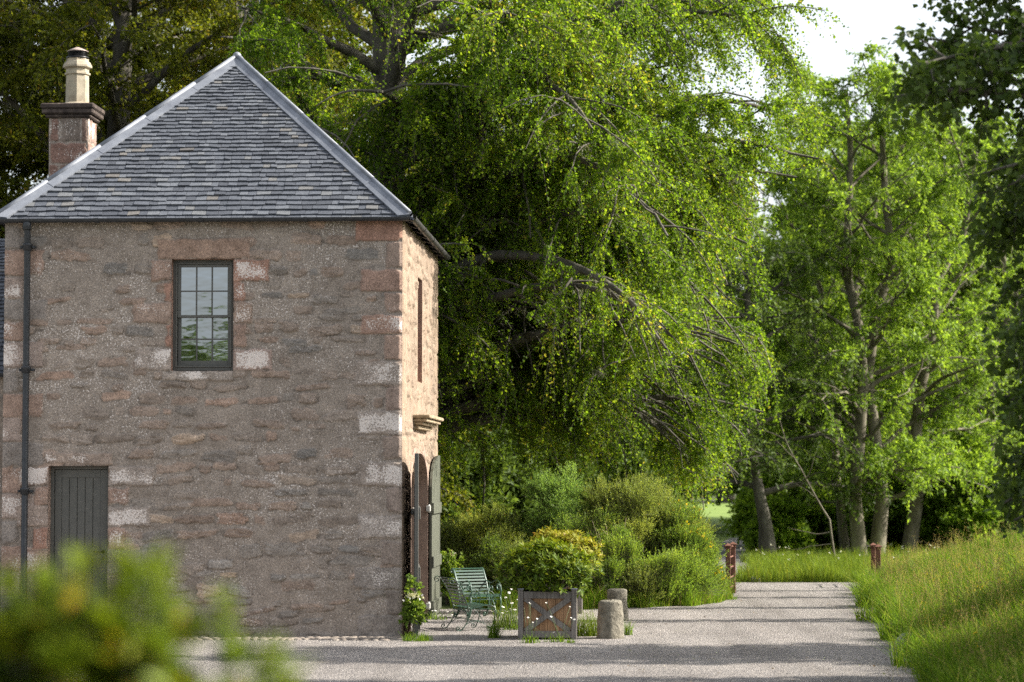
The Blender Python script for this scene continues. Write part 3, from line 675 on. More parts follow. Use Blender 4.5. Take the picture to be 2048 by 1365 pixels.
# ---- ledge over the arch
lm = MB(); y0, y1 = 1.95, 4.55; zt = side(835, 832)[1]
for (zz0, zz1, o) in ((zt - .06, zt, .30), (zt - .12, zt - .062, .25), (zt - .17, zt - .122, .18), (zt - .24, zt - .172, .10)):
    lm.bbox(WID - .05, WID + o, y0 - o * .5, y1 + o * .5, zz0, zz1, .012)
lm.build("ledge", M['ledge'], house)

# ---- roof
OV = 0.13; ZE = HE + 0.02; RZ = P(470, 107, 41.95)[2]; APY = 3.22
RISE = RZ - ZE - .05; cxm = WID / 2
A0 = np.array([cxm, APY, ZE + RISE]); A1 = np.array([cxm, DEP - APY + 0.0, ZE + RISE])
c00, c10, c11, c01 = [np.array(p, float) for p in ((-OV, -OV, ZE), (WID + OV, -OV, ZE), (WID + OV, DEP + OV, ZE), (-OV, DEP + OV, ZE))]
deck = MB(); deck.add([c00, c10, c11, c01, A0, A1], [(0, 1, 4), (1, 2, 5, 4), (2, 3, 5), (3, 0, 4, 5)])
deck.build("roof_deck", M['black'], house)
sl = MB(); stint = []
rs = np.random.default_rng(5)
def slates(p0, p1, q0, q1):
    """slates on the slope with eave p0->p1 and ridge q0->q1"""
    e = nrm(p1 - p0); Le = np.linalg.norm(p1 - p0); mid = (q0 + q1) / 2
    gfull = (q0 - p0) - e * ((q0 - p0) @ e); Ls = np.linalg.norm(gfull); gd = gfull / Ls; nv_ = np.cross(e, gd)
    if nv_[2] < 0: nv_ = -nv_
    a0 = (q0 - p0) @ e; a1 = Le - (q1 - p0) @ e
    t = -0.06; k = 0
    while t < Ls - .05:
        ex = 0.134 - 0.046 * (t / Ls); tt = max(t, 0)
        lo = a0 * tt / Ls + .02; hi = Le - a1 * tt / Ls - .02
        x = lo - rs.uniform(0, .2)
        while x < hi:
            wdt = rs.uniform(.11, .25) * (1.05 - .25 * t / Ls)
            xa, xb = max(x, lo), min(x + wdt - .006, hi)
            if xb - xa > .03:
                j = rs.normal() * .006; th = rs.uniform(.012, .028); tl = rs.normal() * .005
                pa = p0 + e * xa + gd * (t + j + tl); pb = p0 + e * xb + gd * (t + j - tl)
                up_ = gd * (ex * 1.12); lift = nv_ * (.012 + th); lift2 = nv_ * .006
                c1 = rs.uniform(0, .022); 
                vs = [pa + nv_ * .004, pb + nv_ * .004, pb + lift, pa + lift, pb + up_ + lift2, pa + up_ + lift2,
                      pa + gd * c1 + lift, pb + gd * rs.uniform(0, .02) + lift]
                sl.add(vs, [(0, 1, 2, 3), (3, 2, 4, 5), (1, 4, 2), (0, 3, 5)])
                r0 = rs.random(); ti = r0 * .72 if rs.random() < .90 else .72 + .28 * rs.random()
                stint.extend([ti] * 4)
            x += wdt
        t += ex; k += 1
slates(c00, c10, A0, A0); slates(c10, c11, A0, A1); slates(c01, c00, A1, A0); slates(c11, c01, A1, A1)
sl.build("slate_roof", M['slate'], house, stint)
# ---- lead on the hips and the short ridge
hp = MB()
def hip(c, a, eaves):
    d = a - c; L = np.linalg.norm(d); dd = d / L; nseg = 5
    for i in range(nseg):
        t0, t1 = i / nseg, (i + 1) / nseg + (.012 if i < nseg - 1 else .004); lift = .004 * (nseg - i)
        p, q = c + d * t0, c + d * t1
        hp.tube([p + UP * (.055 + lift), q + UP * (.055 + lift * .5)], (.042 + .003 * (i % 2)), 10)
        for e in eaves:
            nn = nrm(np.cross(e, dd)); nn = nn if nn[2] > 0 else -nn
            inn = np.cross(nn, dd); inn = inn if inn @ e > 0 else -inn
            o = nn * (.032 + lift); wdt = .155
            p1 = p + dd * (-.0) ; vs = [p + o + nn * .02, p + o + inn * wdt, q + o * .8 + inn * wdt, q + o * .8 + nn * .02, p + inn * wdt - nn * .01, q + inn * wdt - nn * .01, p - nn * .01]
            if i == 0:   # cut level at the eave
                s = -(inn[2] * wdt) / dd[2]; vs[1] = vs[1] + dd * s; vs[4] = vs[4] + dd * s
            hp.add(vs, [(0, 1, 2, 3), (1, 4, 5, 2), (0, 6, 4, 1)])
ex, ey = np.array([1., 0, 0]), np.array([0, 1., 0])
hip(c00, A0, [ex, ey]); hip(c10, A0, [-ex, ey]); hip(c11, A1, [-ex, -ey]); hip(c01, A1, [ex, -ey])
hp.tube([A0 + UP * .06, A1 + UP * .06], .055, 10)
hp.lathe([(.075, -.02), (.07, .05), (.04, .085), (.002, .095)], A0 + UP * .03, 12)
hp.build("lead_hip_flashing", M['lead'], house)
# ---- gutters
gt = MB()
def gutter(p, q, outv, mb):
    p, q = np.array(p, float), np.array(q, float); rr = .062; n = 10
    for i in range(len(np.arange(0, 1, .25))):
        a, c = p + (q - p) * i / 4, p + (q - p) * (i + 1) / 4
        pr = [a * 0 + (outv * math.cos(t) + UP * math.sin(t)) * rr for t in np.linspace(math.pi, 2 * math.pi, n)]
        pr += [(outv * math.cos(t) + UP * math.sin(t)) * (rr - .008) for t in np.linspace(2 * math.pi, math.pi, n)]
        m = len(pr); mb.add([a + x for x in pr] + [c + x for x in pr], [(j, (j + 1) % m, m + (j + 1) % m, m + j) for j in range(m)], False)
        mb.tube([a - (q - p) * .004, a + (q - p) * .004], .0, 4)
        al = nrm(q - p)
        for s in (0.0,):
            pr2 = [(outv * math.cos(t) + UP * math.sin(t)) * (rr + .010) for t in np.linspace(math.pi * .98, 2.02 * math.pi, n)]
            mb.add([a + x - al * .035 for x in pr2] + [a + x + al * .035 for x in pr2], [(j, j + 1, n + j + 1, n + j) for j in range(n - 1)])
gutter((-OV - .02, -OV - .05, ZE + .005), (WID + OV + .02, -OV - .05, ZE + .005), np.array([0, -1., 0]), gt)
gf = gt.build("gutter", M['castiron'], house)
gt = MB(); gutter((WID + OV + .05, -OV - .10, ZE + .003), (WID + OV + .05, DEP + OV + .1, ZE + .003), np.array([1., 0, 0]), gt)
for k in range(9): 
    yk = -.05 + k * .86; gt.tube([(WID + OV + .05, yk, ZE - .068), (WID + OV + .02, yk, ZE - .075), (WID + .01, yk, ZE - .02)], .012, 6)
gt.build("gutter", M['gutter'], house)
# ---- downpipe with its three collars
px0 = front(60, 440)[0]; dp = MB()
dp.tube([(px0, -OV - .05, ZE - .05), (px0, -OV - .05, ZE - .12), (px0, -.15, ZE - .24), (px0, -.15, .1), (px0, -.20, .02)], .052, 14)
dp.lathe([(.058, 0), (.07, .01), (.07, .10), (.06, .13)], (px0, -OV - .05, ZE - .17), 14)
dpo = dp.build("downpipe", M['castiron'], house)
for yy in (495, 740, 983):
    zz = front(60, yy, .12)[1]; k = MB(); k.lathe([(.055, -.055), (.072, -.05), (.072, .02), (.078, .025), (.078, .055), (.056, .06)], (px0, -.15, zz), 14)
    k.bbox(px0 - .125, px0 + .125, -.135, -.05, zz - .022, zz + .022, .005)
    for s in (-1, 1): k.tube([(px0 + s * .105, -.10, zz), (px0 + s * .105, -.152, zz)], .016, 8)
    k.build("pipe_bracket", M['castiron'], dpo)

# ---- sash window
fr = MB(); y0 = .10; T = .055
def frame(mb, x0, x1, z0, z1, ya, yb, t, tb=None, tt=None):
    tb = t if tb is None else tb; tt = t if tt is None else tt
    mb.bbox(x0, x0 + t, ya, yb, z0, z1, .004); mb.bbox(x1 - t, x1, ya, yb, z0, z1, .004)
    mb.bbox(x0 + t - .001, x1 - t + .001, ya + .002, yb - .002, z0, z0 + tb, .004); mb.bbox(x0 + t - .001, x1 - t + .001, ya + .002, yb - .002, z1 - tt, z1, .004)
frame(fr, wl - .03, wr + .03, wb - .005, wt + .03, y0 + .02, y0 + .14, .095, .075, .085)
frame(fr, wl + .045, wr - .045, wb + .06, wt - .045, y0, y0 + .03, .025)
win = fr.build("window", M['olive'], house)
zm = z_(632)
def sash(x0, x1, z0, z1, ya, bot, top):
    s = MB(); frame(s, x0, x1, z0, z1, ya, ya + .045, .052, bot, top)
    gx0, gx1, gz0, gz1 = x0 + .052, x1 - .052, z0 + bot, z1 - top
    for i in (1, 2): xx = gx0 + (gx1 - gx0) * i / 3; s.bbox(xx - .011, xx + .011, ya + .004, ya + .036, gz0 - .001, gz1 + .001, .004)
    zz = (gz0 + gz1) / 2; s.bbox(gx0 - .001, gx1 + .001, ya + .006, ya + .034, zz - .011, zz + .011, .004)
    so = s.build("sash", M['olive'], win)
    g = MB(); r = np.random.default_rng(int(z0 * 100))
    for i in range(3):
        for j in range(2):
            xa, xb = gx0 + (gx1 - gx0) * i / 3, gx0 + (gx1 - gx0) * (i + 1) / 3; za, zb = gz0 + (gz1 - gz0) * j / 2, gz0 + (gz1 - gz0) * (j + 1) / 2
            tx, tz = r.normal() * .0006, r.normal() * .0010; yy = ya + .022
            g.add([(xa, yy - tx, za - 0), (xb, yy + tx, za), (xb, yy + tx + tz, zb), (xa, yy - tx + tz, zb)], [(0, 1, 2, 3)])
    g.build("pane", M['glass'], win)
sash(wl + .07, wr - .07, zm - .02, wt - .07, y0 + .035, .04, .05)
sash(wl + .07, wr - .07, wb + .085, zm + .02, y0 + .082, .085, .04)

# ---- plank door
dm = MB(); yD = .15
frame(dm, dl - .03, dr + .03, db, dt + .03, yD, yD + .12, .085, .02, .085)
x0, x1, z0, z1 = dl + .06, dr - .06, db + .02, dt - .06; st = .11; yL = yD + .035
lf = MB(); zr = front(160, 1107)[1]
lf.bbox(x0, x0 + st, yL, yL + .05, z0, z1, .004); lf.bbox(x1 - st, x1, yL, yL + .05, z0, z1, .004)
for za, zb in ((z0, z0 + .2), (zr - .10, zr + .10), (z1 - .13, z1)): lf.bbox(x0 + st, x1 - st, yL + .002, yL + .048, za, zb, .004)
n = 5
for za, zb in ((z0 + .19, zr - .095), (zr + .095, z1 - .125)):
    for i in range(n):
        xa, xb = x0 + st - .004 + (x1 - x0 - 2 * st + .008) * i / n, x0 + st - .004 + (x1 - x0 - 2 * st + .008) * (i + 1) / n
        lf.bbox(xa + .0035, xb - .0035, yL + .014, yL + .036, za, zb, .005)
lf.box(x0 + .05, x1 - .05, yL + .037, yL + .040, z0 + .1, z1 - .05)
leafo = lf.build("door", M['olive'], house); dm.build("door_frame", M['olive'], leafo)
hnd = MB(); hx = x1 - .055
hnd.lathe([(.03, 0), (.03, .008), (.012, .012), (.012, .05)], (0, 0, 0), 16)
Rm = np.array([[1, 0, 0], [0, 0, -1], [0, 1, 0]])
hnd.v = [tuple(np.array([hx, yL, zr + .02]) + np.array([vv[0], -vv[2], vv[1]])) for vv in hnd.v]
hnd.tube([(hx, yL - .048, zr + .02), (hx - .03, yL - .052, zr + .02), (hx - .15, yL - .05, zr + .022)], [.012, .011, .009], 8)
hnd.build("handle", M['black'], leafo); hnd = MB(); hnd.bbox(hx - .012, hx + .012, yL - .008, yL + .002, zr - .12, zr - .07, .004); hnd.build("keyhole_plate", M['black'], leafo); hnd = MB(); hnd.bbox(hx + .004, hx + .026, yL - .008, yL + .002, zr - .5, zr - .46, .004); hnd.build("keyhole_plate", M['black'], leafo)
for zz in (z1 - .2, (z0 + z1) / 2 + .05, z0 + .2):
    k = MB(); k.tube([(x0 - .004, yL - .006, zz - .055), (x0 - .004, yL - .006, zz + .055)], .009, 8); k.build("hinge", M['black'], leafo)
stp = MB(); stp.bbox(dl - .12, dr + .12, -.42, .2, -.03, db, .02); stp.build("doorstep", M['stone'], house)

# ---- the two carriage door leaves folded back against the side wall
def leaf_door(hy, sgn, name="carriage_door"):
    """hinged at hy on the side wall; sgn -1 opens towards the front corner, +1 away; local x along the leaf"""
    Lw = AHW - .09; n = 6; m = MB(); r = np.random.default_rng(3)
    def top(s): return float(archz(AC + (AHW - s) )) - .03 if False else ASP + ARISE * math.sqrt(max(0, 1 - (1 - s / Lw) ** 2.2)) - .02
    for i in range(n):
        s0, s1 = Lw * i / n + .002, Lw * (i + 1) / n - .002; zs = [top(s0 + (s1 - s0) * k / 4) for k in range(5)]
        vs = []; 
        for yy in (-.022, .022):
            vs += [(s0, yy, .04), (s1, yy, .04)] + [(s1 - (s1 - s0) * k / 4, yy, zs[4 - k]) for k in range(5)]
        k = 7; m.add(vs, [tuple(range(k))[::-1], tuple(range(k, 2 * k))] + [(j, (j + 1) % k, k + (j + 1) % k, k + j) for j in range(k)])
    fl = lambda mb: setattr(mb, "v", [(x, y * sgn, z) for x, y, z in mb.v])
    fl(m); t = m.build(name, M['shutter'] if sgn > 0 else M['olive'], house)
    l = MB()
    for zz in (.22, 1.02, 1.98): l.bbox(.0, Lw - .02, -.062, -.0225, zz - .10, zz + .10, .006)
    l.bbox(Lw - .075, Lw + .012, -.030, .034, .03, top(Lw) + .0, .006); 
    fl(l); l.build("ledger", M['shutter'] if sgn > 0 else M['olive'], t)
    for zz in (.24, 1.98):
        hg = MB(); hg.bbox(-.09, .05, .0, .075, zz - .05, zz + .05, .006); hg.tube([(-.03, .03, zz - .07), (-.03, .03, zz + .07)], .022, 8)
        fl(hg); hg.build("hinge", M['steel'], t)
    return t
nd = leaf_door(0, -1); nd.location = (WID + .085, AC - AHW - .02, 0)
nd.rotation_euler = (0, 0, R_(-90 + 6.0))
fd = leaf_door(0, 1); fd.location = (WID + .065, AC + AHW + .02, 0); fd.rotation_euler = (0, 0, R_(90 - 0.6))
props(nd, "dark carriage door leaf seen edge-on against the sunlit wall"); props(fd, "sage green carriage door leaf folded back and lit by the sun")

# ---- chimney
CY = 43.4; cl = P(97, 350, CY); crn = P(175, 350, CY)
cw_ = crn[0] - cl[0]
lc = lambda p: np.array([(p - H0) @ hw, (p - H0) @ hd, p[2]])
q = lc(P(136, 350, CY)); cxx, cyy = q[0], q[1] + .34; hwid = cw_ / 2; hdep = .34
ztop = P(136, 234, CY)[2]; zbot = ZE + .1
nu, nv2 = 60, 150
def facegrid(o, e1, L1, z0, z1, seed, lit_gain):
    uu = np.linspace(0, L1, max(8, int(L1 / .014))); vv = np.arange(z0, z1, .014); UU, VV = np.meshgrid(uu, vv, indexing='ij')
    dr_ = []; r = np.random.default_rng(seed); zt_ = z1; k = 0
    hs = [.46, .40, .42, .38, .44, .4, .4, .4]
    for hh in hs:
        cutp = [0, .27, .83, 1] if k % 2 == 0 else ([0, 1] if k % 4 == 1 else [0, .32, .7, 1])
        for a, b2 in zip(cutp[:-1], cutp[1:]):
            c = np.array([(.125, .062, .048), (.115, .070, .057), (.10, .080, .070)][r.integers(0, 3)]) * lit_gain
            dr_.append((a * L1 + .012, b2 * L1 - .012, zt_ - hh + .01, zt_ - .01, tuple(c), r.uniform(.42, .60), .014))
        zt_ -= hh; k += 1
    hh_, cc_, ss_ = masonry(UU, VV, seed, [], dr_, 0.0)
    return grid_wall(uu, vv, hh_, cc_, ss_, lambda U_, V_, h_: np.array(o)[None, None] + e1[None, None] * U_[..., None] + UP * V_[..., None] + np.cross(e1, UP)[None, None] * h_[..., None], lambda a, b: a < -1)
parts = [facegrid((cxx - hwid, cyy - hdep, 0), np.array([1., 0, 0]), 2 * hwid, zbot, ztop, 21, 1.0), facegrid((cxx + hwid, cyy - hdep, 0), np.array([0, 1., 0]), 2 * hdep, zbot, ztop, 22, 1.25),  # right face coloured brighter to stand in for sunlight on it
         facegrid((cxx + hwid, cyy + hdep, 0), np.array([-1., 0, 0]), 2 * hwid, zbot, ztop, 23, 1.0), facegrid((cxx - hwid, cyy + hdep, 0), np.array([0, -1., 0]), 2 * hdep, zbot, ztop, 24, 1.0)]
o_ = 0; vv, ff, c4, s4 = [], [], [], []
for p_ in parts: vv.append(p_[0]); ff.append(p_[1] + o_); c4.append(p_[2]); s4.append(p_[3]); o_ += len(p_[0])
me = fast_mesh("chimney", np.concatenate(vv), np.concatenate(ff), {"col": ('FLOAT_COLOR', 'POINT', np.concatenate(c4)), "spk": ('FLOAT', 'POINT', np.concatenate(s4))}, True)
ch = link("chimney", me, M['wall'], house)
k = MB(); zc = P(136, 208, CY)[2]
for (za, zb, o) in ((ztop - .02, ztop + .05, .06), (ztop + .045, ztop + .14, .115), (ztop + .137, zc, .135)): k.bbox(cxx - hwid - o, cxx + hwid + o, cyy - hdep - o, cyy + hdep + o, za, zb, .022)
k.build("cope", M['cope'], ch)
k = MB(); pz = zc; q2 = lc(P(146, 200, CY)); pxx = q2[0]
k.lathe([(.34, -.002), (.30, .03), (.235, .055)], (pxx, cyy, pz), 20)
zz_ = lambda yy: P(146, yy, CY)[2] - pz
k.lathe([(.212, .04), (.205, zz_(146)), (.232, zz_(144.5)), (.232, zz_(141)), (.208, zz_(140)), (.208, zz_(134)), (.262, zz_(130)), (.262, zz_(126)), (.225, zz_(119)), (.20, zz_(117)), (.20, zz_(112))], (pxx, cyy, pz), 8, R_(10), False)
pot = k.build("chimney_pot", M['pot'], ch)
k = MB(); k.lathe([(.205, zz_(112)), (.205, zz_(109)), (.16, zz_(108)), (.16, zz_(97))], (pxx, cyy, pz), 20)
for i in range(5): k.lathe([(.17, zz_(107 - 2 * i)), (.182, zz_(106.5 - 2 * i)), (.17, zz_(106 - 2 * i))], (pxx, cyy, pz), 20)
k.build("cowl_cage", M['black'], ch)
k = MB(); k.lathe([(.19, zz_(98)), (.195, zz_(97)), (.12, zz_(93)), (.07, zz_(90.5)), (.03, zz_(88.8)), (.004, zz_(88.3))], (pxx, cyy, pz), 24); k.build("cowl", M['cowl'], ch)

# ---- lower wing, just caught by the left edge of the picture
wing = thing("stone_wing", "lower stone wing with slate roof at the left picture edge", "outbuilding", H0, -HA)
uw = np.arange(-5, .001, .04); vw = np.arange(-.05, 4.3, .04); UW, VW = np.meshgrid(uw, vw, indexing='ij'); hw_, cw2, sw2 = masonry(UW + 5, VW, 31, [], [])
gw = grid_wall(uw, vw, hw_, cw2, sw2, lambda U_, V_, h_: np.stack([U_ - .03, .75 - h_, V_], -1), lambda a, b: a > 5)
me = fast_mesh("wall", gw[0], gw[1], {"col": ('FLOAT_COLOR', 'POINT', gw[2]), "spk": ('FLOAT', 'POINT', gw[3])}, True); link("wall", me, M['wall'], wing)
sl, stint = MB(), []
zz1 = front(3, 830, -.75)[1]; zr_ = front(3, 478, -3.5)[1]
pA, pB = np.array([-5., .62, 4.25]), np.array([-.06, .62, 4.25]); qA, qB = np.array([-5., 3.6, zr_]), np.array([-.06, 3.6, zr_])
slates(pA, pB, qA, qB); sl.build("slate_roof", M['slate'], wing, stint)
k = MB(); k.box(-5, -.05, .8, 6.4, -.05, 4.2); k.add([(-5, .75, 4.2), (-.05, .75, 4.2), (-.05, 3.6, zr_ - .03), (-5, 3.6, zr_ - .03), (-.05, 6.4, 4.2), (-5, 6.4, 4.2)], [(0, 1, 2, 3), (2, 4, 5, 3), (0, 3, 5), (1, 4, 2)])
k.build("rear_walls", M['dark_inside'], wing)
k = MB(); gutter((-5, .58, 4.26), (-.07, .58, 4.26), np.array([0, -1., 0]), k); k.build("gutter", M['castiron'], wing)
# ================================================================== GROUND
EX = np.array([[0, 3.4], [10, 3.7], [20, 4.25], [30.4, 5.0], [37, 5.75], [44, 6.6], [49.8, 7.3], [55, 7.9], [58, 8.3], [62, 11], [200, 60]])
xe = lambda y: np.interp(y, EX[:, 0], EX[:, 1])
def hgt(X, Y):
    s = X - xe(Y); z = 0.95 * (1 - np.exp(-np.maximum(s - .62, 0) ** 1.5 / 2.2)) * smooth(60, 51, Y) * (0.85 + .3 * fbm2(X * .35 + 50, Y * .35 + 50, 4, 3))
    z = z + np.where(Y > 58, 0.0125 * (Y - 58) ** 1.0, 0) * smooth(58, 61, Y) * np.where(Y > 58, 1, 0)
    return z
xs = np.unique(np.concatenate([np.linspace(-400, -30, 12), np.linspace(-30, -2, 30), np.linspace(-2, 22, 97), np.linspace(22, 60, 30), np.linspace(60, 400, 12)]))
ys = np.unique(np.concatenate([np.linspace(-200, 8, 12), np.linspace(8, 64, 160), np.linspace(64, 130, 45), np.linspace(130, 900, 14)]))
GX, GY = np.meshgrid(xs, ys, indexing='ij'); GX = GX + (xe(np.clip(GY, 8, 58)) - 6.0) * smooth(-6, 0, GX) * smooth(60, 24, GX); GZ = hgt(GX, np.minimum(GY, 130)) - 0.004
I = np.arange(GX.size).reshape(GX.shape); F = np.stack([I[:-1, :-1], I[1:, :-1], I[1:, 1:], I[:-1, 1:]], -1).reshape(-1, 4)
gr = link("ground", fast_mesh("ground", np.stack([GX, GY, GZ], -1).reshape(-1, 3), F, None, True), M['soil']); props(gr, "grassy soil under the trees and shrubs", "ground", kind="structure")
# gravel drive sheet with an uneven edge
LE = np.array([[6, -30], [46.2, -30], [46.25, -12], [46.6, -.9], [46.9, .2], [47.0, 1.2], [47.4, 2.6], [48.4, 3.6], [49.4, 4.1], [51.4, 4.5], [52.2, 3.5], [52.5, -6], [57.6, -6], [57.9, 4.5]])
nY = 240; yy = np.linspace(7, 57.75, nY); le = np.interp(yy, LE[:, 0], LE[:, 1]); re = xe(yy) + .55 + (fbm2(yy * 1.1, yy * 0 + 9, 16, 3) - .5) * .5
le = le + (fbm2(yy * 1.3, yy * 0, 6, 3) - .5) * .5 * (le > -5)
tt = np.linspace(0, 1, 40); DX = le[:, None] * (1 - tt) + re[:, None] * tt; DY = np.repeat(yy[:, None], 40, 1)
I = np.arange(DX.size).reshape(DX.shape); F = np.stack([I[:-1, :-1], I[:-1, 1:], I[1:, 1:], I[1:, :-1]], -1).reshape(-1, 4)
DZ = np.full(DX.shape, .004)
dv = link("gravel_drive", fast_mesh("gravel_drive", np.stack([DX, DY, DZ], -1).reshape(-1, 3), F, None, True), M['gravel']); props(dv, "pale gravel drive crossing the yard and leading out between rusty gate posts", "drive", kind="structure")
# loose stones on the gravel
r = np.random.default_rng(4); n = 5200; py_ = 29 + 27 * r.random(n) ** 1.5; px_ = r.uniform(-4.5, 1, n) + (xe(py_) + 4.3) * r.random(n)
k = (px_ > np.interp(py_, LE[:, 0], LE[:, 1]) + .1) & (px_ < xe(py_)) & ~((px_ < -1.2) & (py_ > 38.2)); px_, py_ = px_[k], py_[k]; n = len(px_)
sz = r.uniform(.006, .019, n); oc = np.array([[1, 0, 0], [0, 1, 0], [-1, 0, 0], [0, -1, 0], [0, 0, .7]])
V = np.stack([px_, py_, np.full(n, .004)], 1)[:, None] + oc[None] * sz[:, None, None] * r.uniform(.6, 1.3, (n, 5, 3)); b0 = (np.arange(n) * 5)[:, None]
F = np.concatenate([b0 + np.array([i, (i + 1) % 4, 4, 4])[None] for i in range(4)]); F = F[:, :3]
M['pebble'] = rough_mat("loose_gravel_stone", (.12, .115, .11), (.30, .28, .26), 25, (.45, .42, .39), .9, .2, .005)
lo = link("loose_gravel", fast_mesh("loose_gravel", V.reshape(-1, 3), F), M['pebble']); props(lo, "loose gravel stones scattered over the drive", "gravel", kind="stuff")
n = 620; fy = 29.5 + 28 * r.random(n) ** 1.4; e_ = r.random(n); fx_ = np.where(e_ < .6, xe(fy) + .45 - np.abs(r.normal(size=n)) * .35, r.uniform(-1, 5, n)); k = (fx_ > np.interp(fy, LE[:, 0], LE[:, 1])) & (fx_ < xe(fy) + .4) & ~((fx_ < -1.2) & (fy > 38.2)); fx_, fy = fx_[k], fy[k]; n = len(fx_)
V, F = leaves(np.stack([fx_, fy, np.full(n, .012)], 1), r.normal(size=(n, 3)) * np.array([1, 1, .15]), UP + r.normal(size=(n, 3)) * .3, r.uniform(.03, .065, n), r.uniform(.015, .035, n)); M['litter'] = leaf_mat("fallen_leaf", [(0, (.10, .06, .03)), (.6, (.20, .13, .06)), (1, (.16, .18, .05))], .2, 1.0, .1); g = Geo(); g.add(V, F, r.random(n)); props(g.build("fallen_leaves", M['litter']), "dry fallen leaves scattered on the gravel drive", "leaves", kind="stuff")
# cobbled strip along the front of the house
cb = MB(); r = np.random.default_rng(9)
for row in range(6):
    x = -1.2
    while x < WID + .02:
        wdt = r.uniform(.09, .2); yv = -.05 - row * .135 + r.normal() * .012
        p = H0 + hw * (x + wdt / 2) + hd * (yv - .07)
        if x > -1.2 and not (row > 4 and r.random() < .3):
            a, b2, hh = wdt * .46, .06, r.uniform(.018, .034); vs = []
            for zz, s in ((.0, 1), (hh * .6, .95), (hh, .6)):
                for j in range(8):
                    t = j / 8 * 2 * math.pi; q = p + hw * (a * s * math.copysign(abs(math.cos(t)) ** .6, math.cos(t))) + hd * (b2 * s * math.copysign(abs(math.sin(t)) ** .6, math.sin(t))); vs.append((q[0], q[1], zz))
            cb.add(vs, [(i * 8 + j, i * 8 + (j + 1) % 8, i * 8 + 8 + (j + 1) % 8, i * 8 + 8 + j) for i in range(2) for j in range(8)] + [tuple(range(16, 24))], True)
        x += wdt
props(cb.build("cobbled_strip", M['cobble']), "strip of worn cobbles along the foot of the house front", "paving", kind="structure")
# far meadow with a track, seen through the gap beyond the gate
mx = np.linspace(-6, 11.5, 30); my = np.linspace(66, 134, 40); MX, MY = np.meshgrid(mx, my, indexing='ij')
I = np.arange(MX.size).reshape(MX.shape); F = np.stack([I[:-1, :-1], I[1:, :-1], I[1:, 1:], I[:-1, 1:]], -1).reshape(-1, 4)
props(link("meadow", fast_mesh("meadow", np.stack([MX, MY, hgt(MX, MY) + .03 + 0], -1).reshape(-1, 3), F, None, True), M['meadow']), "sunlit mown meadow beyond the gate", "meadow", kind="structure")
tp = [(4.2, 59.0), (5.4, 64), (6.4, 70), (7.6, 76), (8.3, 80), (8.8, 83)]
tv = []; tf = []
tp2 = np.array(tp); ti = np.linspace(0, len(tp) - 1, 40); tx = np.interp(ti, range(len(tp)), tp2[:, 0]); ty = np.interp(ti, range(len(tp)), tp2[:, 1])
for i in range(40):
    d = nrm(np.array([np.gradient(tx)[i], np.gradient(ty)[i]])); nn = np.array([-d[1], d[0]]) * 1.3
    for s in (-1, 0, 1):
        a, b2 = tx[i] + nn[0] * s, ty[i] + nn[1] * s; tv.append((a, b2, float(hgt(np.array([a]), np.array([b2]))[0]) + .05))
for i in range(39):
    for s in range(2): o = i * 3 + s; tf.append((o, o + 1, o + 4, o + 3))
props(link("track", fast_mesh("track", tv, tf, None, True), M['tarmac']), "grey track bending away behind the gate", "track", kind="structure")

# ================================================================== GRASS
def grass(name, label, mat, X, Y, hlo, hhi, seed, wd=(.006, .012), lean=.35, tint=(.42, .22), straw=0.0, kind="stuff", clump=1.0):
    r = np.random.default_rng(seed); n = len(X); Z = hgt(X, Y)
    hv = fbm2(X * 1.2 + 80, Y * 1.2 + 80, seed + 2, 3); H = r.uniform(hlo, hhi, n) * (1 - clump * .5 + clump * hv)
    V, F, tips = blades(np.stack([X, Y, Z - .01], 1), H, r.normal(size=n) * lean * .5 + lean, r.uniform(*wd, n), r)
    tn = np.clip(tint[0] + r.normal(size=n) * tint[1] * .7 + (fbm2(X * .7, Y * .7, seed + 5, 3) - .5) * .5, 0, .9)
    if straw: m = r.random(n) < straw; tn[m] = r.uniform(.88, 1.0, m.sum())
    g = Geo(); g.add(V, F, np.tile(tn, 2))
    return g, tips, H
r = np.random.default_rng(20)
# bank on the right: denser where it is near the camera
n = 175000; Y = 22.5 + 38 * r.random(n) ** 1.1; s = 7.5 * r.random(n) ** 1.25
sx = r.random(n) < .05; ef = (fbm2(Y * .9, Y * 0 + 3, 31, 3) - .5) * .9
X = xe(Y) + .52 + s + ef * np.exp(-s * 1.5); X = np.where(sx & (s < 2), xe(Y) + .16 + .8 * s / 2, X); k = (X < Y * .2135 + 1.2); X, Y, s = X[k], Y[k], s[k]
g, tips, H = grass("g", "", None, X, Y, .26, .60, 41, (.008, .017), .5, (.34, .34), .06)
r2 = np.random.default_rng(8)
m = r2.random(len(tips)) < .05; tt_ = tips[m]                     # seed heads on tall stalks
q = len(tt_); bs = tt_ * 1.0; st = np.stack([bs[:, 0] + r2.normal(size=q) * .05, bs[:, 1] + r2.normal(size=q) * .05, hgt(bs[:, 0], bs[:, 1])], 1)
V, F, tp_ = blades(st, H[m] * r2.uniform(1.15, 1.55, q), np.full(q, .18), np.full(q, .006), r2, .6); g.add(V, F, np.full(len(F), .93))
c = np.repeat(tp_, 7, 0) + r2.normal(size=(q * 7, 3)) * np.array([.018, .018, .05]); V, F = leaves(c, r2.normal(size=c.shape) + UP, r2.normal(size=c.shape), r2.uniform(.018, .034, len(c)), np.full(len(c), .009)); g.add(V, F, np.full(len(F), .97) + .03 * r2.random(len(F)))
en = 420; ey_ = np.repeat(24 + 34 * r2.random(en), 34); ec = np.repeat(r2.uniform(.2, .8, en), 34); q = len(ec); ex_ = xe(ey_) + ec + r2.normal(size=q) * .07; ey_ = ey_ + r2.normal(size=q) * .10
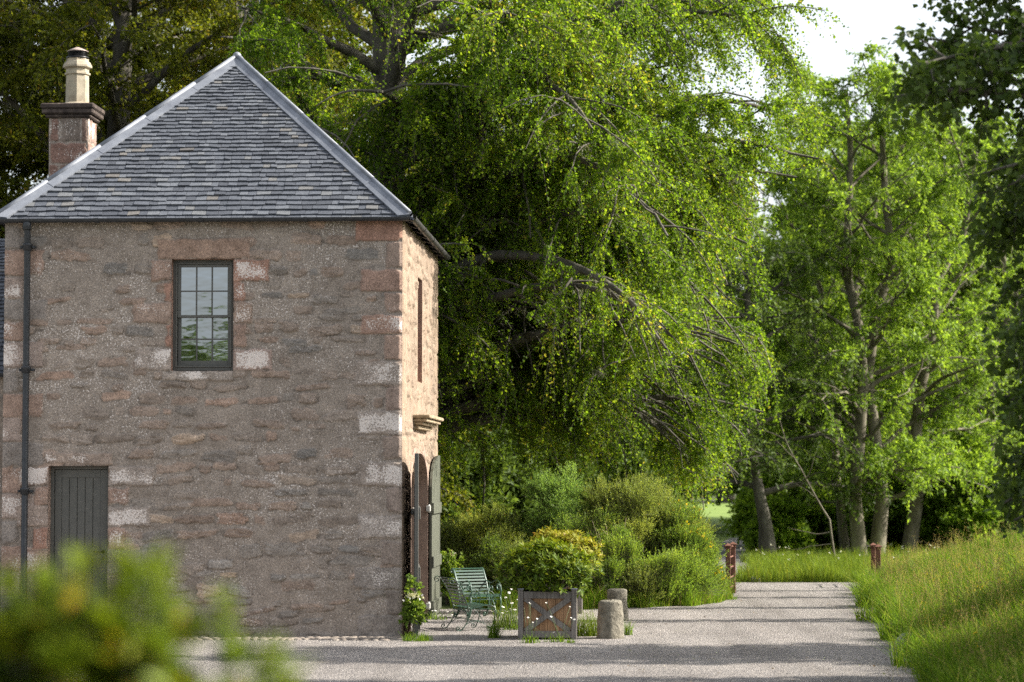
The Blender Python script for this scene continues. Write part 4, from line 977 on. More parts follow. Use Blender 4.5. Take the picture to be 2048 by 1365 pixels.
V, F, _t = blades(np.stack([ex_, ey_, hgt(ex_, ey_)], 1), r2.uniform(.06, .34, q) * np.repeat(r2.uniform(.4, 1.2, en), 34), np.abs(r2.normal(size=q)) * .6 + .2, r2.uniform(.007, .014, q), r2); g.add(V, F, np.tile(np.clip(.42 + r2.normal(size=q) * .22 + np.repeat(r2.normal(size=en) * .15, 34), 0, 1), 2))
for cy0, cs in [(33.0, -.25), (35.4, -.1), (38.2, -.35), (40.4, -.15), (43.0, -.40), (45.2, -.2), (47.6, -.45), (49.6, -.2), (52.2, -.4), (54.6, -.2), (30.2, -.2), (27.6, -.3)]:
    q = 520; a_ = r2.random(q) * 6.28; rr = np.sqrt(r2.random(q)) * r2.uniform(.25, .55); ex_ = xe(cy0) + cs * 1.5 + .74 + rr * np.cos(a_); ey_ = cy0 + rr * 1.5 * np.sin(a_)
    V, F, _t = blades(np.stack([ex_, ey_, hgt(ex_, ey_)], 1), r2.uniform(.16, .55, q), np.abs(r2.normal(size=q)) * .5 + .35, r2.uniform(.008, .015, q), r2); g.add(V, F, np.tile(np.clip(.45 + r2.normal(size=q) * .25, 0, .9), 2))
wn = 260; wy = 29 + 22 * r2.random(wn); wx = xe(wy) + .1 + 4.5 * r2.random(wn) ** 1.4; wp = np.repeat(np.stack([wx, wy, hgt(wx, wy)], 1), 14, 0); q = len(wp); wp = wp + r2.normal(size=(q, 3)) * np.array([.07, .07, 0]) + UP * (r2.random(q) * .34)[:, None]
V, F = leaves(wp, r2.normal(size=(q, 3)) * np.array([1, 1, .5]) + UP * .5, UP + r2.normal(size=(q, 3)) * .5, r2.uniform(.08, .19, q), r2.uniform(.025, .06, q)); g.add(V, F, np.clip(.3 + r2.normal(size=q) * .2, 0, .8))
props(g.build("bank_grass", M['grass']), "tall meadow grass covering the bank right of the drive", "grass", kind="stuff")
# verge across the far side of the crossing drive
n = 42000; Y = 57.85 + 9.5 * r.random(n) ** 1.3; X = r.uniform(2.0, 15, n); 
k = ~((X < 6.3) & (Y > 59) & (np.abs(X - np.interp(Y, tp2[:, 1], tp2[:, 0])) < 1.3)) ; X, Y = X[k], Y[k]
g, tips, H = grass("v", "", None, X, Y, .15, .50, 43, (.009, .016), .3, (.42, .22), .06)
props(g.build("verge_grass", M['verge']), "bright grass verge beyond the end of the drive", "grass", kind="stuff")
# rough grass along the foot of the shrubs, and under them
n = 15000; Y = np.zeros(n); X = r.uniform(-1.2, 4.6, n); yb = np.interp(X, [-1.2, -.5, .4, 1.2, 2.6, 3.6, 4.2, 4.6], [47.0, 46.7, 46.8, 47.0, 47.3, 48.2, 49.2, 50.8]); Y = yb + 3.2 * r.random(n) ** 1.4 - .25 + (fbm2(X * 1.7, X * 0, 91, 3) - .5) * 1.4
g, tips, H = grass("w", "", None, X, Y, .12, .40, 44, (.007, .013), .5, (.40, .24), .14)
props(g.build("rough_grass", M['grass']), "rough grass at the foot of the broom shrubs", "grass", kind="stuff")
# yellow flowers and dark seed spikes among the bank grass
def scatter_flowers(name, label, mat, cat, X, Y, zlo, zhi, size, per, seed, elong=1.0):
    r = np.random.default_rng(seed); n = len(X); Z = hgt(X, Y); top = np.stack([X, Y, Z + r.uniform(zlo, zhi, n)], 1)
    g = Geo(); V, F, _ = blades(np.stack([X, Y, Z], 1), top[:, 2] - Z, np.full(n, .05), np.full(n, .004), r, .8); gs = Geo(); gs.add(V, F, np.full(len(F), .3))
    c = np.repeat(top, per, 0) + r.normal(size=(n * per, 3)) * np.array([.35, .35, .9 * elong]) * size; V, F = leaves(c, r.normal(size=c.shape) + UP * .6 * elong, r.normal(size=c.shape), r.uniform(.7, 1.2, len(c)) * size, np.full(len(c), size * .7)); g.add(V, F, r.random(len(F)))
    t = g.build(name, mat); props(t, label, cat, kind="stuff"); return t
n = 330; Y = 30 + 17 * r.random(n); X = xe(Y) + .4 + 2.6 * r.random(n) ** .9
scatter_flowers("yellow_wildflowers", "small yellow wildflowers among the bank grass", M['yellow'], "wildflowers", X, Y, .3, .55, .022, 5, 51)
n = 150; Y = 35 + 8 * r.random(n); X = xe(Y) + 1.0 + 2.2 * r.random(n)
scatter_flowers("dark_seed_spikes", "dark plantain and dock spikes among the bank grass", M['purple'], "wildflowers", X, Y, .45, .65, .022, 7, 52, 2.2)
n = 34; Y = 60 + 6 * r.random(n); X = r.uniform(5.8, 12.5, n)
scatter_flowers("cow_parsley", "white cow parsley heads on the far verge", M['whitefl'], "wildflowers", X, Y,   .42, .6, .034, 6, 53, .3)

# ================================================================== SMALL STRUCTURES
def stone_blob(name, label, cat, loc, R, mat, seed, flat_top=False, taper=.0, group=None, rz=0, n1=26, n2=22, noise=.10):
    vs, fs = [], []; sd = seed * 7.7
    for i in range(n2 + 1):
        f = i / n2
        if flat_top:   # weathered cylinder: side then rounded top
            if f < .75: z = f / .75 * .93; rad = 1 - taper * z
            else:
                a = (f - .75) / .25; z = .93 + .07 * math.sin(a * math.pi / 2); rad = (1 - taper) * math.cos(a * math.pi / 2) ** .55
        else: z = math.sin(f * math.pi / 2) ; rad = math.cos(f * math.pi / 2)
        for j in range(n1):
            a = j / n1 * 2 * math.pi; nn = float(fbm2(np.array([math.cos(a) * 1.6 + 9 + sd]), np.array([math.sin(a) * 1.6 + z * 2.2 + 9]), seed, 4)[0]) - .5
            k = rad * (1 + nn * noise * 3); vs.append((R[0] * k * math.cos(a), R[1] * k * math.sin(a), R[2] * z * (1 + (nn * noise if not flat_top else nn * .06)) - .02))
    for i in range(n2):
        for j in range(n1): fs.append((i * n1 + j, i * n1 + (j + 1) % n1, (i + 1) * n1 + (j + 1) % n1, (i + 1) * n1 + j))
    fs.append(tuple(n2 * n1 + j for j in range(n1)))
    m = MB(); m.add(vs, fs, True); o = m.build(name, mat); o.location = tuple(loc); o.rotation_euler = (0, 0, rz); return props(o, label, cat, group)
p = G(1221, 1279); hh = P(1221, 1199, p[1])[2]; stone_blob("stone_bollard", "grey weathered stone bollard with dark pitting, nearest the planter and mostly in shade", "bollard", p + [0, .22, 0], (.222, .21, hh), M['stone'], 3, True, .17, "stone bollards at the edge of the drive")
p = G(1236, 1243); hh = P(1236, 1177, p[1])[2]; stone_blob("stone_bollard", "pale sunlit stone bollard with a crack down its top, just behind the shaded bollard", "bollard", p + [0, .2, 0], (.187, .187, hh), M['stone'], 5, True, .08, "stone bollards at the edge of the drive")
p = P(1815, 1262, 36.2); stone_blob("boulder", "rounded grey boulder lying in the bank grass beside the drive", "boulder", (p[0], p[1], hgt(p[:1], p[1:2])[0]), (.21, .2, .27), M['boulder'], 7)
p = G(1511, 1165); stone_blob("boulder", "small grey stone on the edge of the far verge", "boulder", p + [0, .25, 0], (.17, .16, .15), M['boulder'], 8)

# gate posts: two square iron posts tied by rungs
def gate_post(label, pxs, ybase, ytop, rungs, seed):
    p0 = G(pxs[0], ybase[0]); p1 = G(pxs[1], ybase[1]); hh = [P(pxs[i], ytop[i], (p0, p1)[i][1])[2] for i in (0, 1)]
    t = thing("gate_post", label, "gate post", p0, 0, "rusty gate posts either side of the drive")
    d = p1 - p0
    for q, hz in ((np.zeros(3), hh[0]), (d, hh[1])):
        m = MB(); m.bbox(q[0] - .05, q[0] + .05, q[1] - .05, q[1] + .05, -.05, hz - .07, .008)
        m.bbox(q[0] - .062, q[0] + .062, q[1] - .062, q[1] + .062, hz - .12, hz - .105, .003)
        m.bbox(q[0] - .082, q[0] + .082, q[1] - .082, q[1] + .082, hz - .072, hz - .045, .005)
        o = len(m.v); m.add([(q[0] + a * .075, q[1] + b2 * .075, hz - .046) for a, b2 in ((-1, -1), (1, -1), (1, 1), (-1, 1))] + [(q[0], q[1], hz + .005)], [(0, 1, 4), (1, 2, 4), (2, 3, 4), (3, 0, 4)])
        m.build("post", M['rust'], t)
    for i in range(rungs):
        z = .16 + i * (min(hh) - .25) / (rungs - 1); m = MB(); m.tube([(0, .0, z), (d[0], d[1], z)], .016, 8); m.build("rung", M['rust'], t)
    return t
gate_post("tall rusty iron gate post pair with rungs, beside the broom with yellow flowers", (1456.5, 1466.5), (1193, 1187), (1087, 1084), 5, 1)
gate_post("rusty iron gate post pair half sunk in the tall bank grass", (1757, 1747), (1176, 1169), (1089, 1086), 4, 2)

# wire fence behind the bench
fx = thing("wire_fence", "low fence of two dark rails among shrubs between house and broom", "fence", (0, 0, 0))
a1, a2 = P(840, 1062, 54), P(1010, 1069, 51.5); b1, b2_ = P(840, 1080, 54), P(1010, 1090, 51.5)
for pp in ((a1, a2), (b1, b2_)):
    m = MB(); m.tube([pp[0], (pp[0] + pp[1]) / 2 - UP * .02, pp[1]], .022, 6); m.build("rail", M['black'], fx)
for q in (a1, a2):
    m = MB(); m.bbox(q[0] - .05, q[0] + .05, q[1] - .03, q[1] + .07, -.05, q[2] + .1, .008); m.build("post", M['greywood'], fx)

# ================================================================== PLANTERS
def planter(label, loc, S, Hh, rz):
    t = thing("planter", label, "planter", loc, rz, "wooden planters by the bench"); h = S / 2; p = .085
    for a in (-1, 1):
        for b in (-1, 1):
            m = MB(); x, y = a * (h - p / 2), b * (h - p / 2); m.bbox(x - p / 2, x + p / 2, y - p / 2, y + p / 2, -.01, Hh - .012, .006)
            po = m.build("corner_post", M['greywood'], t)
            c = MB(); c.bbox(x - p / 2 - .008, x + p / 2 + .008, y - p / 2 - .008, y + p / 2 + .008, Hh - .014, Hh + .004, .003); c.build("post_cap", M['lead'], po)
    for k in range(4):
        Rz = Matrix.Rotation(k * math.pi / 2, 4, 'Z'); w2 = h - p
        bd = MB(); n = 6
        for i in range(n):
            a, b = -w2 + 2 * w2 * i / n, -w2 + 2 * w2 * (i + 1) / n; bd.bbox(a + .002, b - .002, -h + .045 + .003 * (i % 2), -h + .065, .08, Hh - .10, .003)
        o = bd.build("board_panel", M['brownwood'], t); o.matrix_local = Rz
        for za, zb in ((.03, .135), (Hh - .155, Hh - .045)):
            m = MB(); m.bbox(-w2 + .001, w2 - .001, -h + .012, -h + .062, za, zb, .005); m.build("rail", M['greywood'], t).matrix_local = Rz
        m = MB(); zz0, zz1 = .135, Hh - .155
        m.bar((-w2 + .03, -h + .026, zz0 - .0), (w2 - .03, -h + .026, zz1), .085, .022, (0, 1, 0)); m.bar((-w2 + .03, -h + .030, zz1), (w2 - .03, -h + .030, zz0), .085, .022, (0, 1, 0))
        m.build("cross_brace", M['greywood'], t).matrix_local = Rz
    m = MB(); m.box(-h + .07, h - .07, -h + .07, h - .07, Hh - .14, Hh - .12); m.build("compost", M['soil'], t)
    return t
p1 = G(1097, 1280); S1 = 117 / FPX * p1[1] / math.cos(HA); H1 = P(1040, 1178, p1[1])[2]
plc = p1 + np.array([-.0, S1 / 2, 0]); planter("grey oak planter with crossed braces over brown boards, in front", plc, S1, H1, R_(-2.2))
shrub("rhododendron", "dark green rhododendron filling the front planter", "shrub", (plc[0] - .02, plc[1], H1 - .20), M['leaf_rhodo'], 61, (.70, .66, .80), 1100, (.10, .22), 10, (.09, .14), .26, rosette=True, up=.9, shell=.5, lobe_amp=.25, lobes=16, stems=26, stem_r=.012, tint_top=.35, open_=.5, zmin=.12)
p2 = G(1166, 1238); X2 = XY(1176, 45.3)
pl2 = np.array([p2[0] - .42, 45.6, 0]); planter("second oak planter standing behind the front one, only its lit right side showing", pl2, S1, H1 + .03, R_(-2.2))
shrub("rhododendron", "yellowish rhododendron with rusty flower buds rising behind the dark green one", "shrub", (XY(1128, 45.6), 45.6, H1 - .12), M['leaf_rhodo_gold'], 62, (.60, .58, .74), 1400, (.10, .2), 9, (.08, .12), .32, rosette=True, up=.9, shell=.45, lobe_amp=.25, lobes=14, stems=22, tint_top=.3)

# ================================================================== WROUGHT IRON SEATS
def spiral(c, r0, turns, a0, sgn, n=26, k=.82):
    return [(c[0] + r0 * (1 - k * i / n) * math.cos(a0 + sgn * turns * 2 * math.pi * i / n), c[1] + r0 * (1 - k * i / n) * math.sin(a0 + sgn * turns * 2 * math.pi * i / n)) for i in range(n + 1)]
def bez(*P_):
    """smooth curve through 2-D points"""
    P_ = np.array(P_, float); t = np.linspace(0, len(P_) - 1, (len(P_) - 1) * 8 + 1); out = []
    for s in t:
        i = min(int(s), len(P_) - 2); f = s - i; p0 = P_[max(i - 1, 0)]; p1 = P_[i]; p2 = P_[i + 1]; p3 = P_[min(i + 2, len(P_) - 1)]
        out.append(.5 * ((2 * p1) + (-p0 + p2) * f + (2 * p0 - 5 * p1 + 4 * p2 - p3) * f * f + (-p0 + 3 * p1 - 3 * p2 + p3) * f ** 3))
    return [tuple(o) for o in out]
def iron_bench(label, loc, rz, Wb, group):
    """local: x = forward (the way a sitter looks), y along the seat"""
    t = thing("garden_bench", label, "bench", loc, rz, group); h = Wb / 2
    back = bez((-.02, .40), (-.06, .52), (-.13, .68), (-.23, .84), (-.29, .885)); seat = bez((-.02, .40), (.03, .375), (.12, .385), (.26, .42), (.38, .425), (.45, .39))
    for sy in (-h, h):
        def strip(p2, rad=.016, nm=None, mb=None): mb.tube([(a, sy, b) for a, b in p2], rad, 6, True, ((0, 1, 0), .45, 1.25))
        f = MB()
        strip(back + spiral((-.30, .83), .055, 1.15, math.pi / 2, 1)[1:], mb=f)
        strip(seat, mb=f)
        # back leg and front leg, flowing into scrolled feet
        strip(bez((-.02, .40), (.0, .28), (-.035, .15), (-.12, .03), (-.16, .012)) + spiral((-.185, .05), .042, 1.1, -math.pi / 2, -1)[1:], mb=f)
        strip(bez((.43, .40), (.46, .30), (.44, .16), (.40, .05), (.37, .012)) + spiral((.345, .05), .04, 1.0, -math.pi / 2, -1)[1:], mb=f)
        # bow between the feet and crossed braces
        strip(bez((-.13, .03), (-.02, .13), (.12, .165), (.27, .12), (.38, .03)), .011, mb=f)
        strip(bez((.02, .16), (.10, .28), (.20, .40)), .011, mb=f); strip(bez((.26, .13), (.18, .27), (.06, .385)), .011, mb=f)
        f.build("end_frame", M['bench'], t)
        a = MB()
        strip(bez((-.12, .66), (-.03, .64), (.08, .62), (.2, .66), (.32, .68), (.42, .63)) + spiral((.36, .575), .085, 1.35, .72, -1)[1:], .014, mb=a)
        strip(spiral((.08, .53), .10, 1.4, math.pi / 2, 1), .010, mb=a); strip(bez((.43, .40), (.47, .48), (.45, .58), (.42, .63)), .013, mb=a)
        a.build("armrest", M['bench'], t)
    bs = MB()
    def slats(curve, n, a, mb):
        c = np.array(curve); L = np.concatenate([[0], np.cumsum(np.linalg.norm(np.diff(c, axis=0), axis=1))]); 
        for i in range(n):
            s = L[-1] * (i + .6) / n; x, z = np.interp(s, L, c[:, 0]), np.interp(s, L, c[:, 1]); x2, z2 = np.interp(s + .01, L, c[:, 0]), np.interp(s + .01, L, c[:, 1])
            tdir = nrm(np.array([x2 - x, 0, z2 - z])) if (x2, z2) != (x, z) else np.array([1., 0, 0]); nn = np.cross(tdir, [0, 1, 0])
            mb.bar((x, -h, z), (x, h, z), .034, .006, tuple(nn))
    slats(back, 9, 0, bs); bs.build("backrest", M['bench'], t)
    ss = MB(); slats(seat[6:], 9, 0, ss); ss.build("seat", M['bench'], t)
    m = MB(); m.bar((.42, -h, .34), (.42, h, .34), .03, .012); m.bar((0, -h, .33), (0, h, .33), .03, .012); m.bar((.2, -h, .155), (.2, h, .155), .02, .01); m.build("stretcher", M['bench'], t)
    return t
# near seat: its ends stand at (915,1263)-(998,1263) and (885,1257)
e0 = G(938, 1263); e1 = G(908, 1257); mid = (e0 + e1) / 2; ax = e1 - e0; rz = math.atan2(ax[1], ax[0]) - math.pi / 2
iron_bench("green wrought iron bench seen from behind, its shaded slatted back turned to the house", mid, rz, np.linalg.norm(ax), "green iron benches by the planters")
m2 = G(948, 1238); iron_bench("sunlit green wrought iron bench angled towards the viewer behind the shaded one", m2 + np.array([.0, .45, 0]), R_(-62), .60, "green iron benches by the planters")

# ================================================================== LITTLE PLANTS
def daisies(label, loc, n, spread, hlo, hhi, seed, group="ox-eye daisies in front of the planter", size=.019):
    t = thing("daisy_clump", label, "daisies", loc, 0, group); r = np.random.default_rng(seed); st = MB()
    for i in range(n):
        b = np.array([r.normal() * spread * .35, r.normal() * spread * .2, 0]); hgt_ = r.uniform(hlo, hhi); tip = b + np.array([r.normal() * spread * .8, r.normal() * spread * .35, hgt_])
        st.tube([b, b * .6 + tip * .4 + UP * hgt_ * .1, tip], [.004, .0035, .003], 5)
        f = MB(); tl = nrm(np.array([r.normal() * .4, -.35 + r.normal() * .4, 1.0])); a_ = nrm(np.cross(tl, [1, 0, .2])); b_ = np.cross(tl, a_); s = size * r.uniform(.7, 1.1); np_ = 11
        for j in range(np_):
            an = j / np_ * 2 * math.pi; d1 = a_ * math.cos(an) + b_ * math.sin(an); d2 = np.cross(tl, d1)
            f.add([tip + d1 * s * .2 - d2 * s * .08, tip + d1 * s * .2 + d2 * s * .08, tip + d1 * s + d2 * s * .18 - tl * s * .08, tip + d1 * s - d2 * s * .18 - tl * s * .08], [(0, 1, 2, 3)])
        fo = f.build("flower", M['white'], t)
        e = MB(); e.lathe([(s * .28, -.002), (s * .27, s * .06), (s * .12, s * .14), (.0005, s * .16)], (0, 0, 0), 8); R3 = np.stack([a_, b_, tl], 1); e.v = [tuple(R3 @ np.array(v) + tip) for v in e.v]; e.build("flower_centre", M['yellow'], fo)
    st.build("stem", M['stem'], t)
    g = Geo(); q = 70; bp = np.stack([r.normal(size=q) * spread * .5, r.normal(size=q) * spread * .3, np.zeros(q)], 1); V, F, _ = blades(bp, r.uniform(.04, .16, q), np.full(q, .5), r.uniform(.006, .012, q), r); g.add(V, F, np.tile(np.clip(r.normal(size=q) * .2 + .45, 0, .95), 2)); g.build("foliage", M['grass'], t)
    return t
p = G(1062, 1287); daisies("white daisies rising against the left post of the front planter", p, 6, .17, .25, .72, 71)
p = G(1118, 1285); daisies("white daisies and grass at the middle and right foot of the front planter", p, 7, .24, .12, .66, 72)
p = G(1028, 1266); daisies("white daisies growing between bench and planter", p + [0, .7, 0], 16, .22, .25, .9, 73, size=.028)
p = G(868, 1240); daisies("small pale daisies at the foot of the far carriage door leaf", p, 14, .3, .06, .22, 74, size=.02)
def tuft(label, loc, n, R, hlo, hhi, seed, mat='grass', group="grass tufts on the gravel", lean=.5):
    r = np.random.default_rng(seed); g = Geo(); a = r.random(n) * 6.28; q = np.sqrt(r.random(n)) * R
    V, F, tp = blades(np.stack([q * np.cos(a), q * np.sin(a) * .7, np.zeros(n)], 1), r.uniform(hlo, hhi, n), np.abs(r.normal(size=n)) * lean + .1, r.uniform(.005, .010, n), r)
    tn = np.clip(.45 + r.normal(size=n) * .2, 0, .95); g.add(V, F, np.tile(tn, 2)); o = g.build("grass_tuft", M[mat]); o.location = tuple(loc); return props(o, label, "grass tuft", group)
tuft("spiky green grass tuft in front of the shaded bench", G(988, 1277), 170, .10, .10, .40, 81)
tuft("low weedy grass tuft below the climbing plant at the house corner", G(835, 1283), 200, .24, .04, .17, 82)
tuft("sunlit grass between the front planter and the shaded bollard", G(1180, 1277) + [0, .5, 0], 330, .24, .12, .50, 83, 'verge')
tuft("grass at the right foot of the shaded bollard", G(1257, 1272) + [0, .1, 0], 70, .08, .08, .28, 84)
tuft("tall sunlit grass between the benches and the front planter", G(1025, 1262) + [0, .9, 0], 300, .32, .12, .48, 85, 'verge')
tuft("small weed on the gravel by the planter's right corner", G(1140, 1287), 60, .08, .02, .08, 86)
tuft("dry straw-coloured tuft by the foot of the rusty post pair", G(1446, 1200), 300, .3, .04, .16, 87)
# climbing hydrangea at the corner of the side wall
p = G(826, 1281); t = shrub("climbing_hydrangea", "leafy climbing plant with a cream flower head at the house corner", "climber", p + [.0, .12, 0], M['leaf_fresh'], 91, (.18, .2, .98), 130, (.06, .16), 9, (.05, .085), .75, up=.3, shell=.9, stems=6, stem_r=.007, lobe_amp=.5, zmin=.05, droop=.3, tint_top=.2)
r = np.random.default_rng(92); g = Geo(); c = np.array([.0, -.12, .70]) + r.normal(size=(260, 3)) * np.array([.055, .04, .022]); V, F = leaves(c, r.normal(size=c.shape) + UP, r.normal(size=c.shape), r.uniform(.012, .022, 260), np.full(260, .014)); g.add(V, F, r.random(260) * .6)
c = np.array([.0, -.15, .66]) + r.normal(size=(12, 3)) * np.array([.09, .02, .03]); V, F = leaves(c, r.normal(size=c.shape), r.normal(size=c.shape) - ey, np.full(12, .045), np.full(12, .04)); g.add(V, F, np.ones(12)); g.build("flower_head", M['cream'], t)
p = G(886, 1218); shrub("white_flowered_climber", "bright sunlit bush with white flowers beside the far carriage door leaf", "shrub", p + [.05, 1.6, 0], M['leaf_fresh'], 93, (.30, .35, 1.05), 260, (.1, .25), 10, (.05, .09), .7, up=.5, shell=.7, lobe_amp=.4, flowers=(M['cream'], 26, .06, lambda B: B[:, 2] > .3), tint_top=.3)
# ================================================================== SHRUBS BEHIND THE YARD
def at(px, Y): return (XY(px, Y), Y, float(hgt(np.array([XY(px, Y)]), np.array([Y]))[0]))
BR = dict(up=.75, shell=.7, tilt=.9, rosette=False, clumps=46)
shrub("tree_heath", "tall blue-green feathery heath bush standing above the planters", "shrub", at(1118, 49.5), M['leaf_heath'], 101, (.86, .8, 2.85), 5200, (.14, .36), 26, (.030, .055), .26, up=.7, clumps=60, crs=.24, shell=.55, lobes=24, lobe_amp=.58, stems=22, stem_r=.02, tilt=.7, tint_top=.1)
shrub("gorse_bush", "grey-green gorse with a few yellow flowers behind the benches", "shrub", at(985, 50.5), M['leaf_gorse'], 102, (.85, .8, 2.2), 4200, (.12, .34), 20, (.030, .055), .30, stems=20, flowers=(M['yellow'], 60, .03, lambda B: B[:, 2] > .8), lobes=24, lobe_amp=.58, **BR)
shrub("gorse_bush", "dull green spiny gorse beneath the wire fence, left of the benches", "shrub", at(905, 51), M['leaf_gorse'], 112, (.75, .7, 1.6), 3000, (.12, .34), 20, (.030, .055), .30, stems=16, flowers=(M['yellow'], 40, .034, lambda B: (B[:, 2] > .3)), lobes=24, lobe_amp=.58, **BR)
shrub("broom_bush", "broad olive broom in the middle of the shrubs, above the bollards", "shrub", at(1290, 49.6), M['leaf_gorse'], 103, (1.15, .95, 2.45), 7000, (.14, .42), 22, (.030, .055), .28, stems=24, lobes=24, lobe_amp=.58, flowers=(M['yellow'], 20, .03, lambda B: B[:, 2] > .8), **BR)
shrub("broom_bush", "broom covered in yellow flowers beside the rusty gate post pair", "shrub", at(1362, 49.8), M['leaf_broom'], 104, (.62, .6, 2.0), 5000, (.16, .45), 22, (.030, .052), .26, stems=22, lobes=24, lobe_amp=.58, flowers=(M['yellow'], 260, .05, lambda B: (B[:, 0] > -.15) & (B[:, 2] > .3)), **BR)
shrub("broom_bush", "bright green feathery young broom right of the planters", "shrub", at(1232, 47.6), M['leaf_broom'], 105, (.42, .4, 1.45), 2200, (.18, .42), 22, (.030, .055), .24, stems=12, lobes=6, lobe_amp=.3, tint_top=.2, up=1.6, shell=.8, tilt=1.3, clumps=22)
shrub("broom_bush", "low fresh green broom at the front of the shrubs behind the bollards", "shrub", at(1330, 48.0), M['leaf_broom'], 106, (.75, .5, 1.05), 3000, (.14, .36), 20, (.030, .055), .26, stems=12, lobes=10, lobe_amp=.4, up=1.3, shell=.8, tilt=1.2, clumps=26)
shrub("fern_bush", "light green ferny shrub left of the rhododendrons", "shrub", at(988, 48.8), M['leaf_fresh'], 107, (.42, .4, 1.25), 900, (.18, .4), 18, (.035, .06), .34, up=1.0, shell=.8, lobes=6, stems=10)
for i, (nm, px, Y, R, n_, mt, lab) in enumerate([("gorse_bush", 1050, 48.2, (.55, .5, 1.5), 2600, 'leaf_gorse', "grey-green gorse tucked between the ferny shrub and the rhododendrons"), ("broom_bush", 1175, 48.6, (.6, .5, 1.9), 3000, 'leaf_broom', "green broom right behind the yellowish rhododendron"),
        ("gorse_bush", 1318, 50.8, (.9, .7, 2.6), 4200, 'leaf_gorse', "tallest dull olive gorse at the back of the shrubs, left of the yellow-flowered broom"), ("broom_bush", 1388, 50.2, (.36, .4, 1.5), 2000, 'leaf_broom', "small broom leaning against the rusty gate post pair"), ("broom_bush", 1275, 47.7, (.45, .4, .9), 1500, 'leaf_gorse', "low grey-green bush above the sunlit bollard"),
        ("broom_bush", 1352, 48.3, (.46, .4, .95), 1700, 'leaf_broom', "low bright broom at the foot of the yellow-flowered broom")]):
    shrub(nm, lab, "shrub", at(px, Y), M[mt], 130 + i, R, n_, (.16, .45), 20, (.030, .055), .27, stems=14, lobes=22, lobe_amp=.6, flowers=(M['yellow'], 24, .03, lambda B: B[:, 2] > .5) if i in (1, 3) else None, **BR)
# dry bare broom: twigs only
def twig_bush(name, label, cat, loc, R, n, seed, mat, rad=.006):
    r = np.random.default_rng(seed); g = Geo(); b = r.normal(size=(n, 3)) * np.array([R[0] * .3, R[1] * .3, 0]); d = unit(n, r); d[:, 2] = np.abs(d[:, 2]) + .35; d = nrm(d)
    Pt = [b]; ln = R[2] * r.uniform(.55, 1.0, n)
    for k in range(7): d = nrm(d + r.normal(size=(n, 3)) * .28 + UP * .04 * (3 - k)); Pt.append(Pt[-1] + d * (ln / 7)[:, None] * np.array([R[0] / R[2] * 1.6, R[1] / R[2] * 1.6, 1]))
    Pt = np.stack(Pt, 1); g.add(*tubes(Pt, rad * np.linspace(1.6, .5, 8)[None].repeat(n, 0) * r.uniform(.6, 1.4, (n, 1)), 4))
    m = n * 7; i = r.integers(0, n, m); k = r.integers(3, 7, m); q = Pt[i, k]; d = nrm(Pt[i, k] - Pt[i, k - 1] + r.normal(size=(m, 3)) * .06); L = r.uniform(.15, .4, m); d = nrm(d + r.normal(size=(m, 3)) * .5)
    s = np.linspace(0, 1, 4)[None, :, None]; pp = q[:, None] + d[:, None] * L[:, None, None] * s + r.normal(size=(m, 4, 3)) * .015 * (s > 0); g.add(*tubes(pp, rad * .45 * np.array([1, .8, .6, .4])[None].repeat(m, 0), 3))
    o = g.build(name, mat); o.location = tuple(loc); return props(o, label, cat)
twig_bush("dead_broom", "tangle of bare dry twigs in the middle of the shrubs", "dead shrub", at(1222, 48.3), (.55, .4, 2.15), 46, 108, M['deadtwig'])

# ================================================================== TREES
def build_tree(name, label, geo, woodmat, leafmat, loc, group=None, rz=0, cat="tree"):
    W, L, Li = geo; t = thing(name, label, cat, loc, rz, group)
    W.build("trunk", woodmat, t, True); L.build("crown", leafmat, t)
    if Li.n: Li.build("hanging_lichen", M['lichen'], t)
    return t
def limbs_around(seed, trunk, n, z0, z1, len_fn, elev_fn, rad_fn, droop_fn, az0=0.0):
    r = np.random.default_rng(seed); T = np.array(trunk); out = []
    for i in range(n):
        f = (i + r.random()) / n; z = z0 + (z1 - z0) * f; az = az0 + i * 2.39996 + r.normal() * .25; p = np.array([np.interp(z, T[:, 2], T[:, 0]), np.interp(z, T[:, 2], T[:, 1]), z])
        el = elev_fn(f) + r.normal() * .12; d = np.array([math.cos(az) * math.cos(el), math.sin(az) * math.cos(el), math.sin(el)])
        out.append((p, d, len_fn(f, az) * r.uniform(.85, 1.12), rad_fn(f), droop_fn(f)))
    return out
# ---- the great weeping beech behind the house
BX, BY = XY(735, 53), 53.0
trunk = [(0, 0, -.1), (.05, 0, 1.5), (-.1, .1, 4), (.1, .0, 7), (.5, -.1, 10), (.4, .1, 13.5), (.6, 0, 17), (.5, 0, 20)]
lim = limbs_around(7, trunk, 62, 3.0, 18.5, lambda f, az: (10.6 if math.cos(az) > 0 else 9.6) * (1.0 - .42 * f), lambda f: .30 + .55 * f, lambda f: .20 - .09 * f, lambda f: .17 + .03 * f)
r = np.random.default_rng(17)
for k in range(24):      # extra boughs sweeping out over the yard on the side away from the house
    az = R_(-80 + 110 * k / 23 + r.normal() * 4); z = r.uniform(3.5, 13.5); el = r.uniform(.15, .55)
    lim.append((np.array([.2, 0, z]), np.array([math.cos(az) * math.cos(el), math.sin(az) * math.cos(el), math.sin(el)]), r.uniform(9.5, 11.8) * (1 if az > -.6 else .86), .17, r.uniform(.15, .2)))
for k in range(18):      # low boughs that carry the curtains down to the shrubs
    az = R_(-28 + 48 * k / 17 + r.normal() * 4); z = r.uniform(3.0, 6.8); el = r.uniform(.12, .42)
    lim.append((np.array([.1, 0, z]), np.array([math.cos(az) * math.cos(el), math.sin(az) * math.cos(el), math.sin(el)]), r.uniform(7.0, 9.8), .13, r.uniform(.13, .19)))
